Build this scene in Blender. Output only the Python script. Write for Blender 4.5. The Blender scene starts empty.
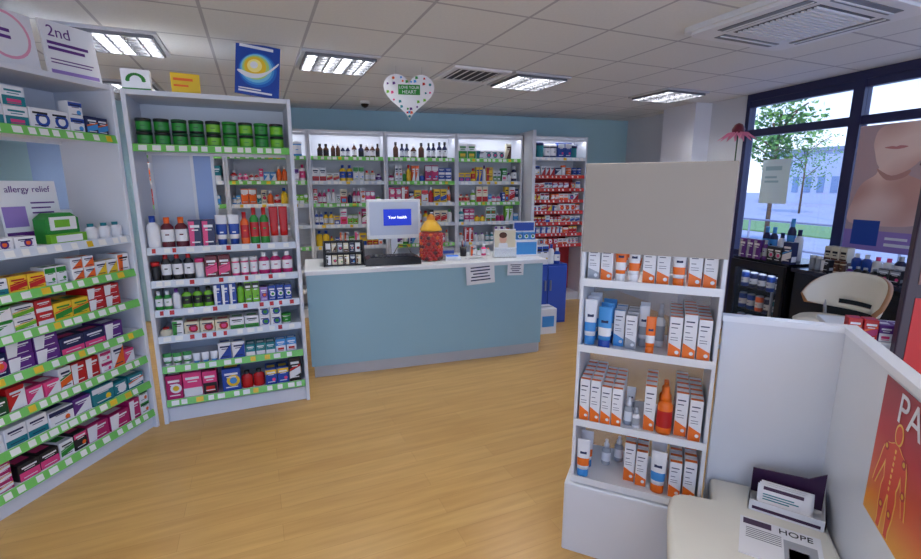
import bpy, math, random
from mathutils import Matrix, Vector
random.seed(11)
scene = bpy.context.scene
col = scene.collection
scene.view_settings.view_transform = 'Standard'
scene.view_settings.look = 'None'
scene.view_settings.exposure = 1.05

# ---------------------------------------------------------------- materials
def lin(c):
    out = []
    for v in c:
        v = v / 255.0
        out.append(v / 12.92 if v <= 0.04045 else ((v + 0.055) / 1.055) ** 2.4)
    return (out[0], out[1], out[2], 1.0)

MATS = {}
def mat(name, rgb, rough=0.45, metal=0.0, emit=0.0, noise=0.0, nscale=8.0, alpha=1.0, trans=0.0):
    if name in MATS:
        return MATS[name]
    m = bpy.data.materials.new(name)
    m.use_nodes = True
    nt = m.node_tree
    b = nt.nodes['Principled BSDF']
    b.inputs['Base Color'].default_value = lin(rgb)
    b.inputs['Roughness'].default_value = rough
    b.inputs['Metallic'].default_value = metal
    if trans:
        b.inputs['Transmission Weight'].default_value = trans
    if alpha < 1:
        b.inputs['Alpha'].default_value = alpha
    if emit:
        b.inputs['Emission Color'].default_value = lin(rgb)
        b.inputs['Emission Strength'].default_value = emit
    if noise:
        tc = nt.nodes.new('ShaderNodeTexCoord')
        n = nt.nodes.new('ShaderNodeTexNoise')
        n.inputs['Scale'].default_value = nscale
        nt.links.new(tc.outputs['Object'], n.inputs['Vector'])
        mx = nt.nodes.new('ShaderNodeMix'); mx.data_type = 'RGBA'
        a = lin(rgb)
        mx.inputs['A'].default_value = tuple(v * (1 - noise) for v in a[:3]) + (1,)
        mx.inputs['B'].default_value = tuple(min(1, v * (1 + noise)) for v in a[:3]) + (1,)
        nt.links.new(n.outputs['Fac'], mx.inputs['Factor'])
        nt.links.new(mx.outputs['Result'], b.inputs['Base Color'])
    MATS[name] = m
    return m

PAL = {
 'white': (228, 229, 234), 'cream': (220, 211, 186), 'black': (20, 20, 26), 'grey': (108, 112, 120),
 'silver': (160, 165, 174), 'blue': (24, 68, 160), 'navy': (18, 28, 78), 'teal': (14, 122, 134),
 'sky_blue': (64, 146, 214), 'green': (34, 136, 44), 'lime': (112, 182, 38), 'dark_green': (12, 72, 38),
 'yellow': (232, 192, 34), 'orange': (232, 98, 22), 'red': (186, 18, 24), 'maroon': (96, 14, 34),
 'pink': (220, 62, 126), 'pale_pink': (228, 156, 184), 'purple': (90, 34, 126), 'lilac': (150, 124, 194),
 'brown': (82, 44, 22), 'magenta': (176, 18, 98)}
def C(n):
    return mat('printed_' + n, PAL[n], rough=0.38)

M_shelf = mat('white_laminate', (224, 227, 233), 0.4, noise=0.03, nscale=3)
M_panel = mat('white_panel', (214, 218, 228), 0.45, noise=0.03, nscale=2)
M_counter_top = mat('counter_laminate', (224, 228, 234), 0.3, noise=0.03)
M_blue = mat('counter_blue_laminate', (146, 184, 200), 0.42, noise=0.03, nscale=2)
M_wall = mat('blue_wall_paint', (164, 199, 212), 0.7, noise=0.03, nscale=2)
M_wall2 = mat('pale_wall_paint', (200, 203, 213), 0.7, noise=0.03, nscale=2)
M_plinth = mat('brushed_plinth', (185, 187, 193), 0.4, 0.1, noise=0.05)
M_rail_g = mat('green_rail', (118, 200, 94), 0.35)
M_rail_w = mat('clear_rail', (210, 218, 228), 0.3)
M_rail_r = mat('red_rail', (202, 46, 40), 0.35)
M_tick = mat('price_ticket', (236, 236, 232), 0.5)
M_dark = mat('dark_frame', (36, 38, 80), 0.4)
M_blackg = mat('black_gloss', (20, 20, 28), 0.2)
M_metal = mat('steel', (170, 172, 178), 0.3, 0.8)
M_glass = mat('clear_glass', (225, 240, 245), 0.05, alpha=0.15)

# ---------------------------------------------------------------- mesh builder
class MB:
    def __init__(s):
        s.v = []; s.f = []; s.m = []; s.sm = []
    def face(s, pts, mi=0, sm=False):
        b = len(s.v); s.v += [tuple(p) for p in pts]
        s.f.append(tuple(range(b, b + len(pts)))); s.m.append(mi); s.sm.append(sm); return s
    def box(s, x0, x1, y0, y1, z0, z1, mi=0, c=0.0):
        if c <= 0:
            b = len(s.v)
            s.v += [(x0,y0,z0),(x1,y0,z0),(x1,y1,z0),(x0,y1,z0),(x0,y0,z1),(x1,y0,z1),(x1,y1,z1),(x0,y1,z1)]
            for q in [(0,3,2,1),(4,5,6,7),(0,1,5,4),(1,2,6,5),(2,3,7,6),(3,0,4,7)]:
                s.f.append(tuple(b+i for i in q)); s.m.append(mi); s.sm.append(False)
            return s
        def ring(i, z):
            a, b_, c_, d = x0+i, x1-i, y0+i, y1-i
            return [(a+c,c_,z),(b_-c,c_,z),(b_,c_+c,z),(b_,d-c,z),(b_-c,d,z),(a+c,d,z),(a,d-c,z),(a,c_+c,z)]
        rings = [ring(0, z0), ring(0, z1-c), ring(c*0.6, z1)]
        b = len(s.v)
        for r in rings: s.v += r
        for k in range(2):
            for i in range(8):
                j = (i+1) % 8
                s.f.append((b+k*8+i, b+k*8+j, b+k*8+8+j, b+k*8+8+i)); s.m.append(mi); s.sm.append(False)
        s.f.append(tuple(b+7-i for i in range(8))); s.m.append(mi); s.sm.append(False)
        s.f.append(tuple(b+16+i for i in range(8))); s.m.append(mi); s.sm.append(False)
        return s
    def rings(s, prof, seg=16, cx=0, cy=0):
        b = len(s.v)
        for (rx, ry, z, mi) in prof:
            for i in range(seg):
                a = 2*math.pi*i/seg
                s.v.append((cx + rx*math.cos(a), cy + ry*math.sin(a), z))
        for k in range(len(prof)-1):
            for i in range(seg):
                j = (i+1) % seg
                s.f.append((b+k*seg+i, b+k*seg+j, b+(k+1)*seg+j, b+(k+1)*seg+i))
                s.m.append(prof[k][3]); s.sm.append(True)
        s.f.append(tuple(b+seg-1-i for i in range(seg))); s.m.append(prof[0][3]); s.sm.append(False)
        t = b+(len(prof)-1)*seg
        s.f.append(tuple(t+i for i in range(seg))); s.m.append(prof[-1][3]); s.sm.append(False)
        return s
    def ball(s, x, y, z, r, mi=0):
        b = len(s.v)
        pts = [(0, 0, 1)] + [(math.cos(a)*.87, math.sin(a)*.87, .5) for a in [i*math.pi/3 for i in range(6)]] + [(math.cos(a)*.87, math.sin(a)*.87, -.5) for a in [i*math.pi/3+.52 for i in range(6)]] + [(0, 0, -1)]
        s.v += [(x+p[0]*r, y+p[1]*r, z+p[2]*r) for p in pts]
        F = []
        for i in range(6):
            j = (i+1) % 6
            F += [(0, 1+i, 1+j), (1+i, 7+i, 1+j), (1+j, 7+i, 7+j), (13, 7+j, 7+i)]
        for q in F: s.f.append(tuple(b+i for i in q)); s.m.append(mi); s.sm.append(True)
        return s
    def tube(s, p0, p1, r, mi=0, seg=8, r2=None):
        p0 = Vector(p0); p1 = Vector(p1); d = (p1-p0).normalized()
        u = d.orthogonal().normalized(); w = d.cross(u)
        b = len(s.v)
        for p, q in ((p0, r), (p1, r2 or r)):
            for i in range(seg):
                a = 2*math.pi*i/seg
                s.v.append(tuple(p + u*q*math.cos(a) + w*q*math.sin(a)))
        for i in range(seg):
            j = (i+1) % seg
            s.f.append((b+i, b+j, b+seg+j, b+seg+i)); s.m.append(mi); s.sm.append(True)
        s.f.append(tuple(b+seg-1-i for i in range(seg))); s.m.append(mi); s.sm.append(False)
        s.f.append(tuple(b+seg+i for i in range(seg))); s.m.append(mi); s.sm.append(False)
        return s
    def disc(s, cx, cz, rx, rz, y, mi, n=14, rot=0):
        cr, sr = math.cos(rot), math.sin(rot)
        out = []
        for i in range(n):
            a = 2*math.pi*i/n; px, pz = rx*math.cos(a), rz*math.sin(a)
            out.append((cx+px*cr-pz*sr, y, cz+px*sr+pz*cr))
        return s.face(out, mi)
    def extr(s, poly, y0, y1, mi=0):
        n = len(poly)
        s.face([(x, y0, z) for x, z in poly], mi)
        s.face([(x, y1, z) for x, z in reversed(poly)], mi)
        for i in range(n):
            j = (i+1) % n
            s.face([(poly[i][0], y0, poly[i][1]), (poly[i][0], y1, poly[i][1]), (poly[j][0], y1, poly[j][1]), (poly[j][0], y0, poly[j][1])], mi)
        return s
    def extz(s, poly, z0, z1, mi=0):
        n = len(poly)
        b = len(s.v)
        s.v += [(x, y, z0) for x, y in poly] + [(x, y, z1) for x, y in poly]
        s.f.append(tuple(b+n+i for i in range(n))); s.m.append(mi); s.sm.append(False)
        s.f.append(tuple(b+n-1-i for i in range(n))); s.m.append(mi); s.sm.append(False)
        for i in range(n):
            j = (i+1) % n
            s.f.append((b+i, b+j, b+n+j, b+n+i)); s.m.append(mi); s.sm.append(False)
        return s
    def mesh(s, name, mats):
        me = bpy.data.meshes.new(name)
        me.from_pydata(s.v, [], s.f)
        for m in mats: me.materials.append(m)
        for p, mi, sm in zip(me.polygons, s.m, s.sm):
            p.material_index = mi; p.use_smooth = sm
        me.update()
        return me

def put(name, me, M=None, parent=None, label=None, cat=None, group=None, kind=None):
    o = bpy.data.objects.new(name, me)
    if parent is not None: o.parent = parent
    if M is not None: o.matrix_basis = M
    if label: o['label'] = label
    if cat: o['category'] = cat
    if group: o['group'] = group
    if kind: o['kind'] = kind
    col.objects.link(o)
    return o
def empty(name, M, label, cat, group=None, kind=None):
    o = put(name, None, M, None, label, cat, group, kind)
    o.empty_display_size = 0.1
    return o
def T(x, y, z): return Matrix.Translation((x, y, z))
def RZ(d): return Matrix.Rotation(math.radians(d), 4, 'Z')
def RX(d): return Matrix.Rotation(math.radians(d), 4, 'X')
def RY(d): return Matrix.Rotation(math.radians(d), 4, 'Y')
def frame(x, y, deg, z=0): return T(x, y, z) @ RZ(deg)

def text(s, size, m, M, parent=None, name='lettering'):
    cu = bpy.data.curves.new('txt', 'FONT'); cu.body = s; cu.size = size
    cu.align_x = 'CENTER'; cu.align_y = 'CENTER'; cu.extrude = 0.0004
    o = bpy.data.objects.new('txt', cu); col.objects.link(o)
    bpy.context.view_layer.update()
    dg = bpy.context.evaluated_depsgraph_get()
    me = bpy.data.meshes.new_from_object(o.evaluated_get(dg))
    bpy.data.objects.remove(o)
    me.materials.clear(); me.materials.append(m)
    return put(name, me, M @ RX(90), parent)
def smooth(pts, n=4):
    out = []; L = len(pts)
    for i in range(L):
        p0, p1, p2, p3 = pts[(i-1) % L], pts[i], pts[(i+1) % L], pts[(i+2) % L]
        for k in range(n):
            t = k/n
            out.append(tuple(.5*((2*p1[j])+(-p0[j]+p2[j])*t+(2*p0[j]-5*p1[j]+4*p2[j]-p3[j])*t*t+(-p0[j]+3*p1[j]-3*p2[j]+p3[j])*t**3) for j in (0, 1)))
    return out

# ---------------------------------------------------------------- camera
cam = bpy.data.cameras.new('camera'); cam.lens = 18.37; cam.sensor_width = 36
co = bpy.data.objects.new('camera', cam); col.objects.link(co)
co.location = (0, 0, 1.6); co.rotation_euler = (math.radians(78.6), 0, math.radians(-15.3))
scene.camera = co

# ---------------------------------------------------------------- room shell
CEIL = 2.5
def struct(name, mb, mats, M=None):
    return put(name, mb.mesh(name, mats), M, kind='structure')

mf = bpy.data.materials.new('wood_floor'); mf.use_nodes = True
nt = mf.node_tree; b = nt.nodes['Principled BSDF']; b.inputs['Roughness'].default_value = 0.3
tc = nt.nodes.new('ShaderNodeTexCoord')
mp = nt.nodes.new('ShaderNodeMapping'); nt.links.new(tc.outputs['Object'], mp.inputs['Vector'])
br = nt.nodes.new('ShaderNodeTexBrick'); nt.links.new(mp.outputs['Vector'], br.inputs['Vector'])
br.inputs['Scale'].default_value = 1.0; br.inputs['Brick Width'].default_value = 1.2; br.inputs['Row Height'].default_value = 0.12
br.inputs['Mortar Size'].default_value = 0.0008; br.offset = 0.37
br.inputs['Color1'].default_value = lin((208, 168, 104)); br.inputs['Color2'].default_value = lin((200, 158, 94)); br.inputs['Mortar'].default_value = lin((176, 134, 76))
mp2 = nt.nodes.new('ShaderNodeMapping'); mp2.inputs['Scale'].default_value = (1.0, 11, 1); nt.links.new(tc.outputs['Object'], mp2.inputs['Vector'])
nz = nt.nodes.new('ShaderNodeTexNoise'); nz.inputs['Scale'].default_value = 2.2; nz.inputs['Detail'].default_value = 5; nt.links.new(mp2.outputs['Vector'], nz.inputs['Vector'])
rp = nt.nodes.new('ShaderNodeValToRGB'); rp.color_ramp.elements[0].position = 0.3; rp.color_ramp.elements[0].color = (0.83, 0.78, 0.68, 1)
rp.color_ramp.elements[1].position = 0.7; rp.color_ramp.elements[1].color = (1.04, 1.03, 1.0, 1)
nt.links.new(nz.outputs['Fac'], rp.inputs['Fac'])
mx = nt.nodes.new('ShaderNodeMix'); mx.data_type = 'RGBA'; mx.blend_type = 'MULTIPLY'; mx.inputs['Factor'].default_value = 0.9
nt.links.new(br.outputs['Color'], mx.inputs['A']); nt.links.new(rp.outputs['Color'], mx.inputs['B'])
nt.links.new(mx.outputs['Result'], b.inputs['Base Color'])

X0, X1, Y0, Y1 = -3.6, 4.2, -2.0, 6.2
FM = frame(0, 0, 8)
def world_poly(M, z0, z1):
    inv = M.inverted()
    return [tuple((inv @ Vector((x, y, 0)))[:2]) for x, y in [(X0, Y0), (X1, Y0), (X1, Y1), (X0, Y1)]]
struct('floor', MB().extz(world_poly(FM, 0, 0), -0.06, 0), [mf], FM)

PITCH = 0.55
mc = bpy.data.materials.new('ceiling_tiles'); mc.use_nodes = True
nt = mc.node_tree; b = nt.nodes['Principled BSDF']; b.inputs['Roughness'].default_value = 0.8
tc = nt.nodes.new('ShaderNodeTexCoord'); sp = nt.nodes.new('ShaderNodeSeparateXYZ'); nt.links.new(tc.outputs['Object'], sp.inputs['Vector'])
ls = []
for ax in ('X', 'Y'):
    a = nt.nodes.new('ShaderNodeMath'); a.operation = 'ADD'; a.inputs[1].default_value = PITCH/2; nt.links.new(sp.outputs[ax], a.inputs[0])
    p = nt.nodes.new('ShaderNodeMath'); p.operation = 'PINGPONG'; p.inputs[1].default_value = PITCH/2; nt.links.new(a.outputs[0], p.inputs[0])
    l = nt.nodes.new('ShaderNodeMath'); l.operation = 'LESS_THAN'; l.inputs[1].default_value = 0.009; nt.links.new(p.outputs[0], l.inputs[0]); ls.append(l)
mxx = nt.nodes.new('ShaderNodeMath'); mxx.operation = 'MAXIMUM'; nt.links.new(ls[0].outputs[0], mxx.inputs[0]); nt.links.new(ls[1].outputs[0], mxx.inputs[1])
nz = nt.nodes.new('ShaderNodeTexNoise'); nz.inputs['Scale'].default_value = 60; nt.links.new(tc.outputs['Object'], nz.inputs['Vector'])
m1 = nt.nodes.new('ShaderNodeMix'); m1.data_type = 'RGBA'; m1.inputs['A'].default_value = lin((210, 214, 218)); m1.inputs['B'].default_value = lin((222, 225, 228))
nt.links.new(nz.outputs['Fac'], m1.inputs['Factor'])
m2 = nt.nodes.new('ShaderNodeMix'); m2.data_type = 'RGBA'; m2.inputs['B'].default_value = lin((172, 176, 186))
nt.links.new(mxx.outputs[0], m2.inputs['Factor']); nt.links.new(m1.outputs['Result'], m2.inputs['A']); nt.links.new(m2.outputs['Result'], b.inputs['Base Color'])
CM = frame(0.1, 3.86, 8)
struct('ceiling', MB().extz(world_poly(CM, 0, 0), CEIL, CEIL+0.06), [mc], CM)

struct('wall_back', MB().box(X0, X1+0.2, Y1, Y1+0.1, -0.06, CEIL+0.06), [M_wall])
struct('wall_left', MB().box(X0-0.1, X0, Y0, Y1+0.1, -0.06, CEIL+0.06), [M_wall2])
struct('wall_right', MB().box(X1, X1+0.12, 4.14, Y1, -0.06, CEIL+0.06), [M_wall2])
struct('wall_right_pier', MB().box(3.98, X1-0.001, 4.62, 5.15, 0.001, CEIL-0.001, 0), [mat('pier_paint', (218, 220, 232), 0.6)])
struct('trim_1', MB().box(X1-0.02, X1+0.12, Y0, 4.13, CEIL-0.07, CEIL-0.001), [M_dark])
struct('baseboard_back', MB().box(2.0, 3.97, Y1-0.015, Y1-0.001, 0.001, 0.1), [M_plinth])
struct('door_1', MB().box(-3.05, -2.2, Y1-0.05, Y1-0.002, 0.001, 2.05, 0).box(-2.32, -2.28, Y1-0.1, Y1-0.05, 1.0, 1.12, 1), [mat('door_paint', (150, 176, 220), 0.5), M_metal])

M_pane = bpy.data.materials.new('window_glass'); M_pane.use_nodes = True
nt = M_pane.node_tree; nt.nodes.remove(nt.nodes['Principled BSDF'])
tr = nt.nodes.new('ShaderNodeBsdfTransparent'); gl = nt.nodes.new('ShaderNodeBsdfGlossy'); gl.inputs['Roughness'].default_value = 0.02
ms = nt.nodes.new('ShaderNodeMixShader'); ms.inputs['Fac'].default_value = 0.04
nt.links.new(tr.outputs[0], ms.inputs[1]); nt.links.new(gl.outputs[0], ms.inputs[2]); nt.links.new(ms.outputs[0], nt.nodes['Material Output'].inputs['Surface'])
ys = [4.13, 3.04, 2.0, 0.96, -0.08, -1.12]
for i in range(5):
    a, bb = ys[i+1], ys[i]
    mb = MB()
    mb.box(X1-0.02, X1+0.06, bb-0.045, bb, 0, CEIL-0.07)
    mb.box(X1-0.02, X1+0.06, a, a+0.045, 0, CEIL-0.07)
    for z0, z1 in ((0.0, 0.1), (2.08, 2.15), (CEIL-0.13, CEIL-0.07), (0.86, 0.92)):
        mb.box(X1-0.01, X1+0.05, a+0.045, bb-0.045, z0, z1)
    w = struct('window_%d' % (i+1), mb, [M_dark])
    put('pane', MB().box(X1+0.015, X1+0.022, a+0.045, bb-0.045, 0.1, CEIL-0.13).mesh('pane', [M_pane]), None, w)

# ---------------------------------------------------------------- outdoors
struct('ground', MB().box(4.4, 90, -30, 90, -0.2, -0.08), [mat('asphalt', (150, 150, 168), 0.9, noise=0.06, nscale=1)])
struct('ground_lawn', MB().box(15, 19, 11, 34, -0.079, -0.03), [mat('grass', (108, 138, 84), 0.9, noise=0.2, nscale=3)])
struct('ground_kerb', MB().box(8.8, 9.1, 2, 34, -0.079, 0.04), [mat('kerb', (180, 180, 196), 0.9)])
def building(x, y, w, d, h, m):
    mb = MB().box(-w/2, w/2, -d/2, d/2, 0, h, 0)
    mb.box(-w/2-0.2, w/2+0.2, -d/2-0.2, d/2+0.2, h, h+0.3, 1)
    n = int(w/2)
    for i in range(n):
        cx = -w/2 + (i+0.5)*w/n
        for z in (1.0, 3.6):
            if z+1.3 < h: mb.box(cx-0.6, cx+0.6, -d/2-0.04, -d/2, z, z+1.4, 2)
            if z+1.3 < h: mb.box(-w/2-0.04, -w/2, -d/2+(i+.2)*d/n, -d/2+(i+.7)*d/n, z, z+1.4, 2)
    put('office_building', mb.mesh('office_building', [m, mat('roof_edge', (130, 140, 166), 0.6), mat('building_glass', (105, 130, 168), 0.2)]), T(x, y, -0.08),
        label='pale low office building across the car park', cat='building')
building(52, 32, 20, 12, 4.6, mat('render_pale', (168, 176, 200), 0.8))
def tree(x, y, h, r, seed):
    rnd = random.Random(seed)
    e = empty('tree', T(x, y, -0.08), 'small leafy green tree standing outside by the road', 'tree', group='trees outside')
    tb = MB().tube((0, 0, 0), (0, 0, h*.85), .06, r2=.03)
    for k in range(7):
        a = k*0.9; z = h*(0.45+0.06*k)
        tb.tube((0, 0, z), (math.cos(a)*r*0.7, math.sin(a)*r*0.7, z+r*0.5), 0.02)
    put('trunk', tb.mesh('trunk', [mat('bark', (96, 76, 62), 0.9, noise=0.2)]), None, e)
    lf = MB()
    for i in range(1500):
        while True:
            p = Vector((rnd.uniform(-1, 1), rnd.uniform(-1, 1), rnd.uniform(-1, 1)))
            if p.length < 1 and (p.length > 0.25): break
        p = Vector((p.x*r, p.y*r, h*0.75+p.z*r*1.4)) + Vector((0.2*math.sin(p.z*5), 0.2*math.cos(p.x*6), 0))
        s = rnd.uniform(0.05, 0.09)
        u = Vector((rnd.uniform(-1, 1), rnd.uniform(-1, 1), rnd.uniform(-1, 1))).normalized()*s
        w = u.orthogonal().normalized()*s*0.6
        lf.face([p-u, p-w, p+u, p+w], i % 2)
    put('foliage', lf.mesh('foliage', [mat('leaf_a', (66, 112, 50), 0.7), mat('leaf_b', (96, 140, 66), 0.7)]), None, e)
tree(10.9, 9.7, 4.0, 0.75, 1)
tree(27, 22, 4.5, 1.5, 2)
tree(30, 17, 4.2, 1.6, 3)
ra = empty('railing', T(8.2, 5, -0.08), 'grey metal railing along the pavement outside', 'railing')
mb = MB()
for k in range(9): mb.tube((0, k*.9, 0), (0, k*.9, 1.0), .02)
for z in (.5, 1.0): mb.tube((0, 0, z), (0, 7.2, z), .018)
put('rails', mb.mesh('rails', [mat('rail_paint', (112, 117, 140), .5)]), None, ra)
lp = empty('street_lamp', T(22, 15.5, -0.08), 'grey street lamp beside the road', 'street lamp')
put('pole', MB().tube((0, 0, 0), (0, 0, 6), .07, r2=.04).mesh('pole', [mat('rail_paint', (130, 135, 155), .5)]), None, lp)
put('lamp_head', MB().tube((0, 0, 6), (-.9, 0, 6.15), .04).box(-1.4, -.85, -.1, .1, 6.1, 6.2).mesh('lamp_head', [mat('rail_paint', (130, 135, 155), .5)]), None, lp)

# ---------------------------------------------------------------- products
CACHE = {}
def rnd_style(): return random.randint(0, 6)
def carton_mesh(w, d, h, A, B, st, ink):
    k = ('c', w, d, h, A, B, st, ink)
    if k in CACHE: return CACHE[k]
    third = random.choice(['yellow', 'red', 'white', 'sky_blue', 'pink', 'orange', 'green'])
    mb = MB().box(-w/2, w/2, 0, d, 0, h, 0, c=min(w, h, d)*0.03)
    y = -0.0006; e = 0.0015
    if st == 0: mb.face([(-w/2+e, y, e), (w/2-e, y, e), (w/2-e, y, h*0.36), (-w/2+e, y, h*0.36)], 1)
    elif st == 1: mb.face([(-w/2+e, y, e), (-w*0.14, y, e), (-w*0.02, y, h-h*0.05), (-w/2+e, y, h-h*0.05)], 1)
    elif st == 2:
        mb.disc(w*.1, h*0.45, min(w, h)*0.36, min(w, h)*0.36, y, 1); mb.disc(w*.1, h*0.45, min(w, h)*0.2, min(w, h)*0.2, y-.0003, 3)
    elif st == 3: mb.face([(w/2-e, y, e), (w/2-e, y, h*0.9), (-w/2+e, y, e)], 1)
    elif st == 4:
        mb.face([(-w/2+e, y, h*0.66), (w/2-e, y, h*0.66), (w/2-e, y, h*0.94), (-w/2+e, y, h*0.94)], 1)
        mb.disc(w*0.22, h*0.3, min(w, h)*0.16, min(w, h)*0.16, y, 3)
    elif st == 5:
        mb.face([(-w/2+e, y, h*.1), (w/2-e, y, h*.3), (w/2-e, y, h*0.6), (-w/2+e, y, h*0.4)], 1)
        mb.face([(-w/2+e, y, h*.42), (w/2-e, y, h*.62), (w/2-e, y, h*0.7), (-w/2+e, y, h*0.5)], 3)
    else:
        mb.face([(-w/2+e, y, e), (w/2-e, y, e), (w/2-e, y, h*0.5), (-w/2+e, y, h*0.5)], 1)
        mb.face([(-w*.3, y-.0003, h*.1), (w*.3, y-.0003, h*.1), (w*.3, y-.0003, h*0.34), (-w*.3, y-.0003, h*0.34)], 3)
    y = -0.0013
    tw = w*0.36
    for q, (zz, f) in enumerate(((0.76, 1.0), (0.62, 0.7), (0.16, 0.9))):
        zc = h*zz; t = h*(0.05 if q == 0 else 0.022)
        mb.face([(-tw*f, y, zc-t), (tw*f, y, zc-t), (tw*f, y, zc+t), (-tw*f, y, zc+t)], 2)
    mb.face([(w/2+0.0006, d*0.1, h*0.1), (w/2+0.0006, d*0.9, h*0.1), (w/2+0.0006, d*0.9, h*0.35), (w/2+0.0006, d*0.1, h*0.35)], 1)
    mb.face([(-w*0.35, d*0.25, h+0.0005), (w*0.35, d*0.25, h+0.0005), (w*0.35, d*0.6, h+0.0005), (-w*0.35, d*0.6, h+0.0005)], 1)
    me = mb.mesh('carton', [C(A), C(B), C(ink), C(third)]); CACHE[k] = me; return me
def bottle_mesh(kind, w, h, A, B, L):
    k = (kind, w, h, A, B, L)
    if k in CACHE: return CACHE[k]
    r = w/2; mb = MB(); q = r*0.72
    if kind == 'btl':
        pr = [(r*.92, q*.92, 0, 0), (r, q, h*.04, 0), (r, q, h*.2, 2), (r, q, h*.6, 0), (r*.95, q*.95, h*.7, 0), (r*.45, q*.55, h*.8, 1), (r*.45, q*.55, h*.82, 1), (r*.47, q*.58, h, 1)]
    elif kind == 'tub':
        q = r
        pr = [(r*.94, q*.94, 0, 0), (r*.96, q*.96, h*.15, 2), (r*.96, q*.96, h*.72, 0), (r*.96, q*.96, h*.8, 1), (r, q, h*.8, 1), (r, q, h*.98, 1), (r*.94, q*.94, h, 1)]
    elif kind == 'tube':
        pr = [(r*.75, q*.95, 0, 1), (r*.8, q, h*.2, 1), (r*.85, q, h*.2, 0), (r*.9, q*.95, h*.35, 2), (r*.96, q*.6, h*.7, 0), (r, q*.12, h*.96, 0), (r, q*.1, h, 0)]
    elif kind == 'can':
        q = r
        pr = [(r*.85, q*.85, 0, 0), (r, q, h*.05, 0), (r, q, h*.25, 2), (r, q, h*.6, 0), (r, q, h*.93, 1), (r*.85, q*.85, h*.99, 1), (r*.84, q*.84, h, 1)]
    else:
        q = r
        pr = [(r*.95, q*.95, 0, 0), (r, q, h*.05, 0), (r, q, h*.12, 2), (r, q, h*.5, 0), (r, q, h*.6, 0), (r*.45, q*.45, h*.74, 0), (r*.42, q*.42, h*.8, 1), (r*.5, q*.5, h*.8, 1), (r*.5, q*.5, h, 1)]
    mb.rings(pr, 14, 0, q)
    zc = h*0.42
    mb.face([(-r*.3, -0.001, zc-h*.015), (r*.3, -0.001, zc-h*.015), (r*.3, -0.001, zc+h*.03), (-r*.3, -0.001, zc+h*.03)], 0)
    me = mb.mesh('bottle', [C(A), C(B), C(L)]); CACHE[k] = me; return me
NAMES = {'box': ('medicine_carton', 'carton', 'box'), 'btl': ('bottle', 'plastic bottle', 'bottle'), 'tub': ('tub', 'round lidded tub', 'tub'),
         'tube': ('cream_tube', 'cream tube', 'tube'), 'pill': ('medicine_bottle', 'round medicine bottle', 'bottle'), 'can': ('drink_can', 'drink can', 'can')}
BOXNAME = {'on front shelving': 'toiletry_carton', 'behind the counter': 'remedy_carton', 'on red shelving': 'product_packet', 'on the fridge top': 'cosmetic_carton', 'on the window counter': 'cosmetic_carton', 'on low shelf': 'cosmetic_carton'}
def mkspec(kind, pal, wr, hr, dr):
    A, B = random.choice(pal)
    w = round(random.uniform(*wr), 3); h = round(random.uniform(*hr), 3); d = round(random.uniform(*dr), 3)
    if kind == 'tub': w = min(w, 0.1)
    if kind in ('btl', 'tube', 'pill'): w = min(w, .075)
    ink = 'white' if A not in ('white', 'cream', 'yellow', 'pale_pink', 'silver') else random.choice(['navy', 'black', B])
    st = rnd_style(); L = random.choice(['white', B, A])
    return (kind, A, B, w, h, d, ink, st, L)
def place(F, sp, x, y, z, group, rot=0.0, where='on the shelf'):
    kind, A, B, w, h, d, ink, st, L = sp
    me = carton_mesh(w, d, h, A, B, st, ink) if kind == 'box' else bottle_mesh(kind, w, h, A, B, L)
    n, l, c = NAMES[kind]
    if kind == 'box': n = BOXNAME.get(where, n)
    return put(n, me, F @ T(x, y, z) @ RZ(rot), label='small %s and %s %s %s' % (A.replace('_', ' '), B.replace('_', ' '), l, where), cat=c, group=group)
def fill(F, x0, x1, yf, z, kinds, pal, wr, hr, dr, group, gapp=0.06, where='on the shelf', nspec=14, stackh=0, nmax=3):
    specs = [mkspec(random.choice(kinds), pal, wr, hr, dr) for _ in range(nspec)]
    x = x0; i = 0
    while True:
        sp = specs[i % nspec]; i += 1
        for k in range(random.randint(1, nmax)):
            w = sp[3]
            if x + w > x1: return
            y = yf + random.uniform(0, 0.012)
            ro = random.uniform(-.8, .8) if w < .2 and not (stackh and sp[4]*2 < stackh) else 0
            place(F, sp, x+w/2, y, z+0.0005, group, ro, where)
            if stackh and sp[0] in ('box', 'tub') and sp[4]*2+.006 < stackh:
                place(F, sp, x+w/2, y+0.002, z+0.0025+sp[4], group, 0, where)
                if sp[4]*3+.008 < stackh and random.random() < .7: place(F, sp, x+w/2, y+0.001, z+0.0045+sp[4]*2, group, 0, where)
            x += w + 0.0045
        if random.random() < gapp: x += random.uniform(0.01, 0.025)

M_fill_strip = mat('fill_strip_glow', (250, 250, 255), .5, emit=7)  # glow for added fill strips that brighten the wall bays
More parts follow.
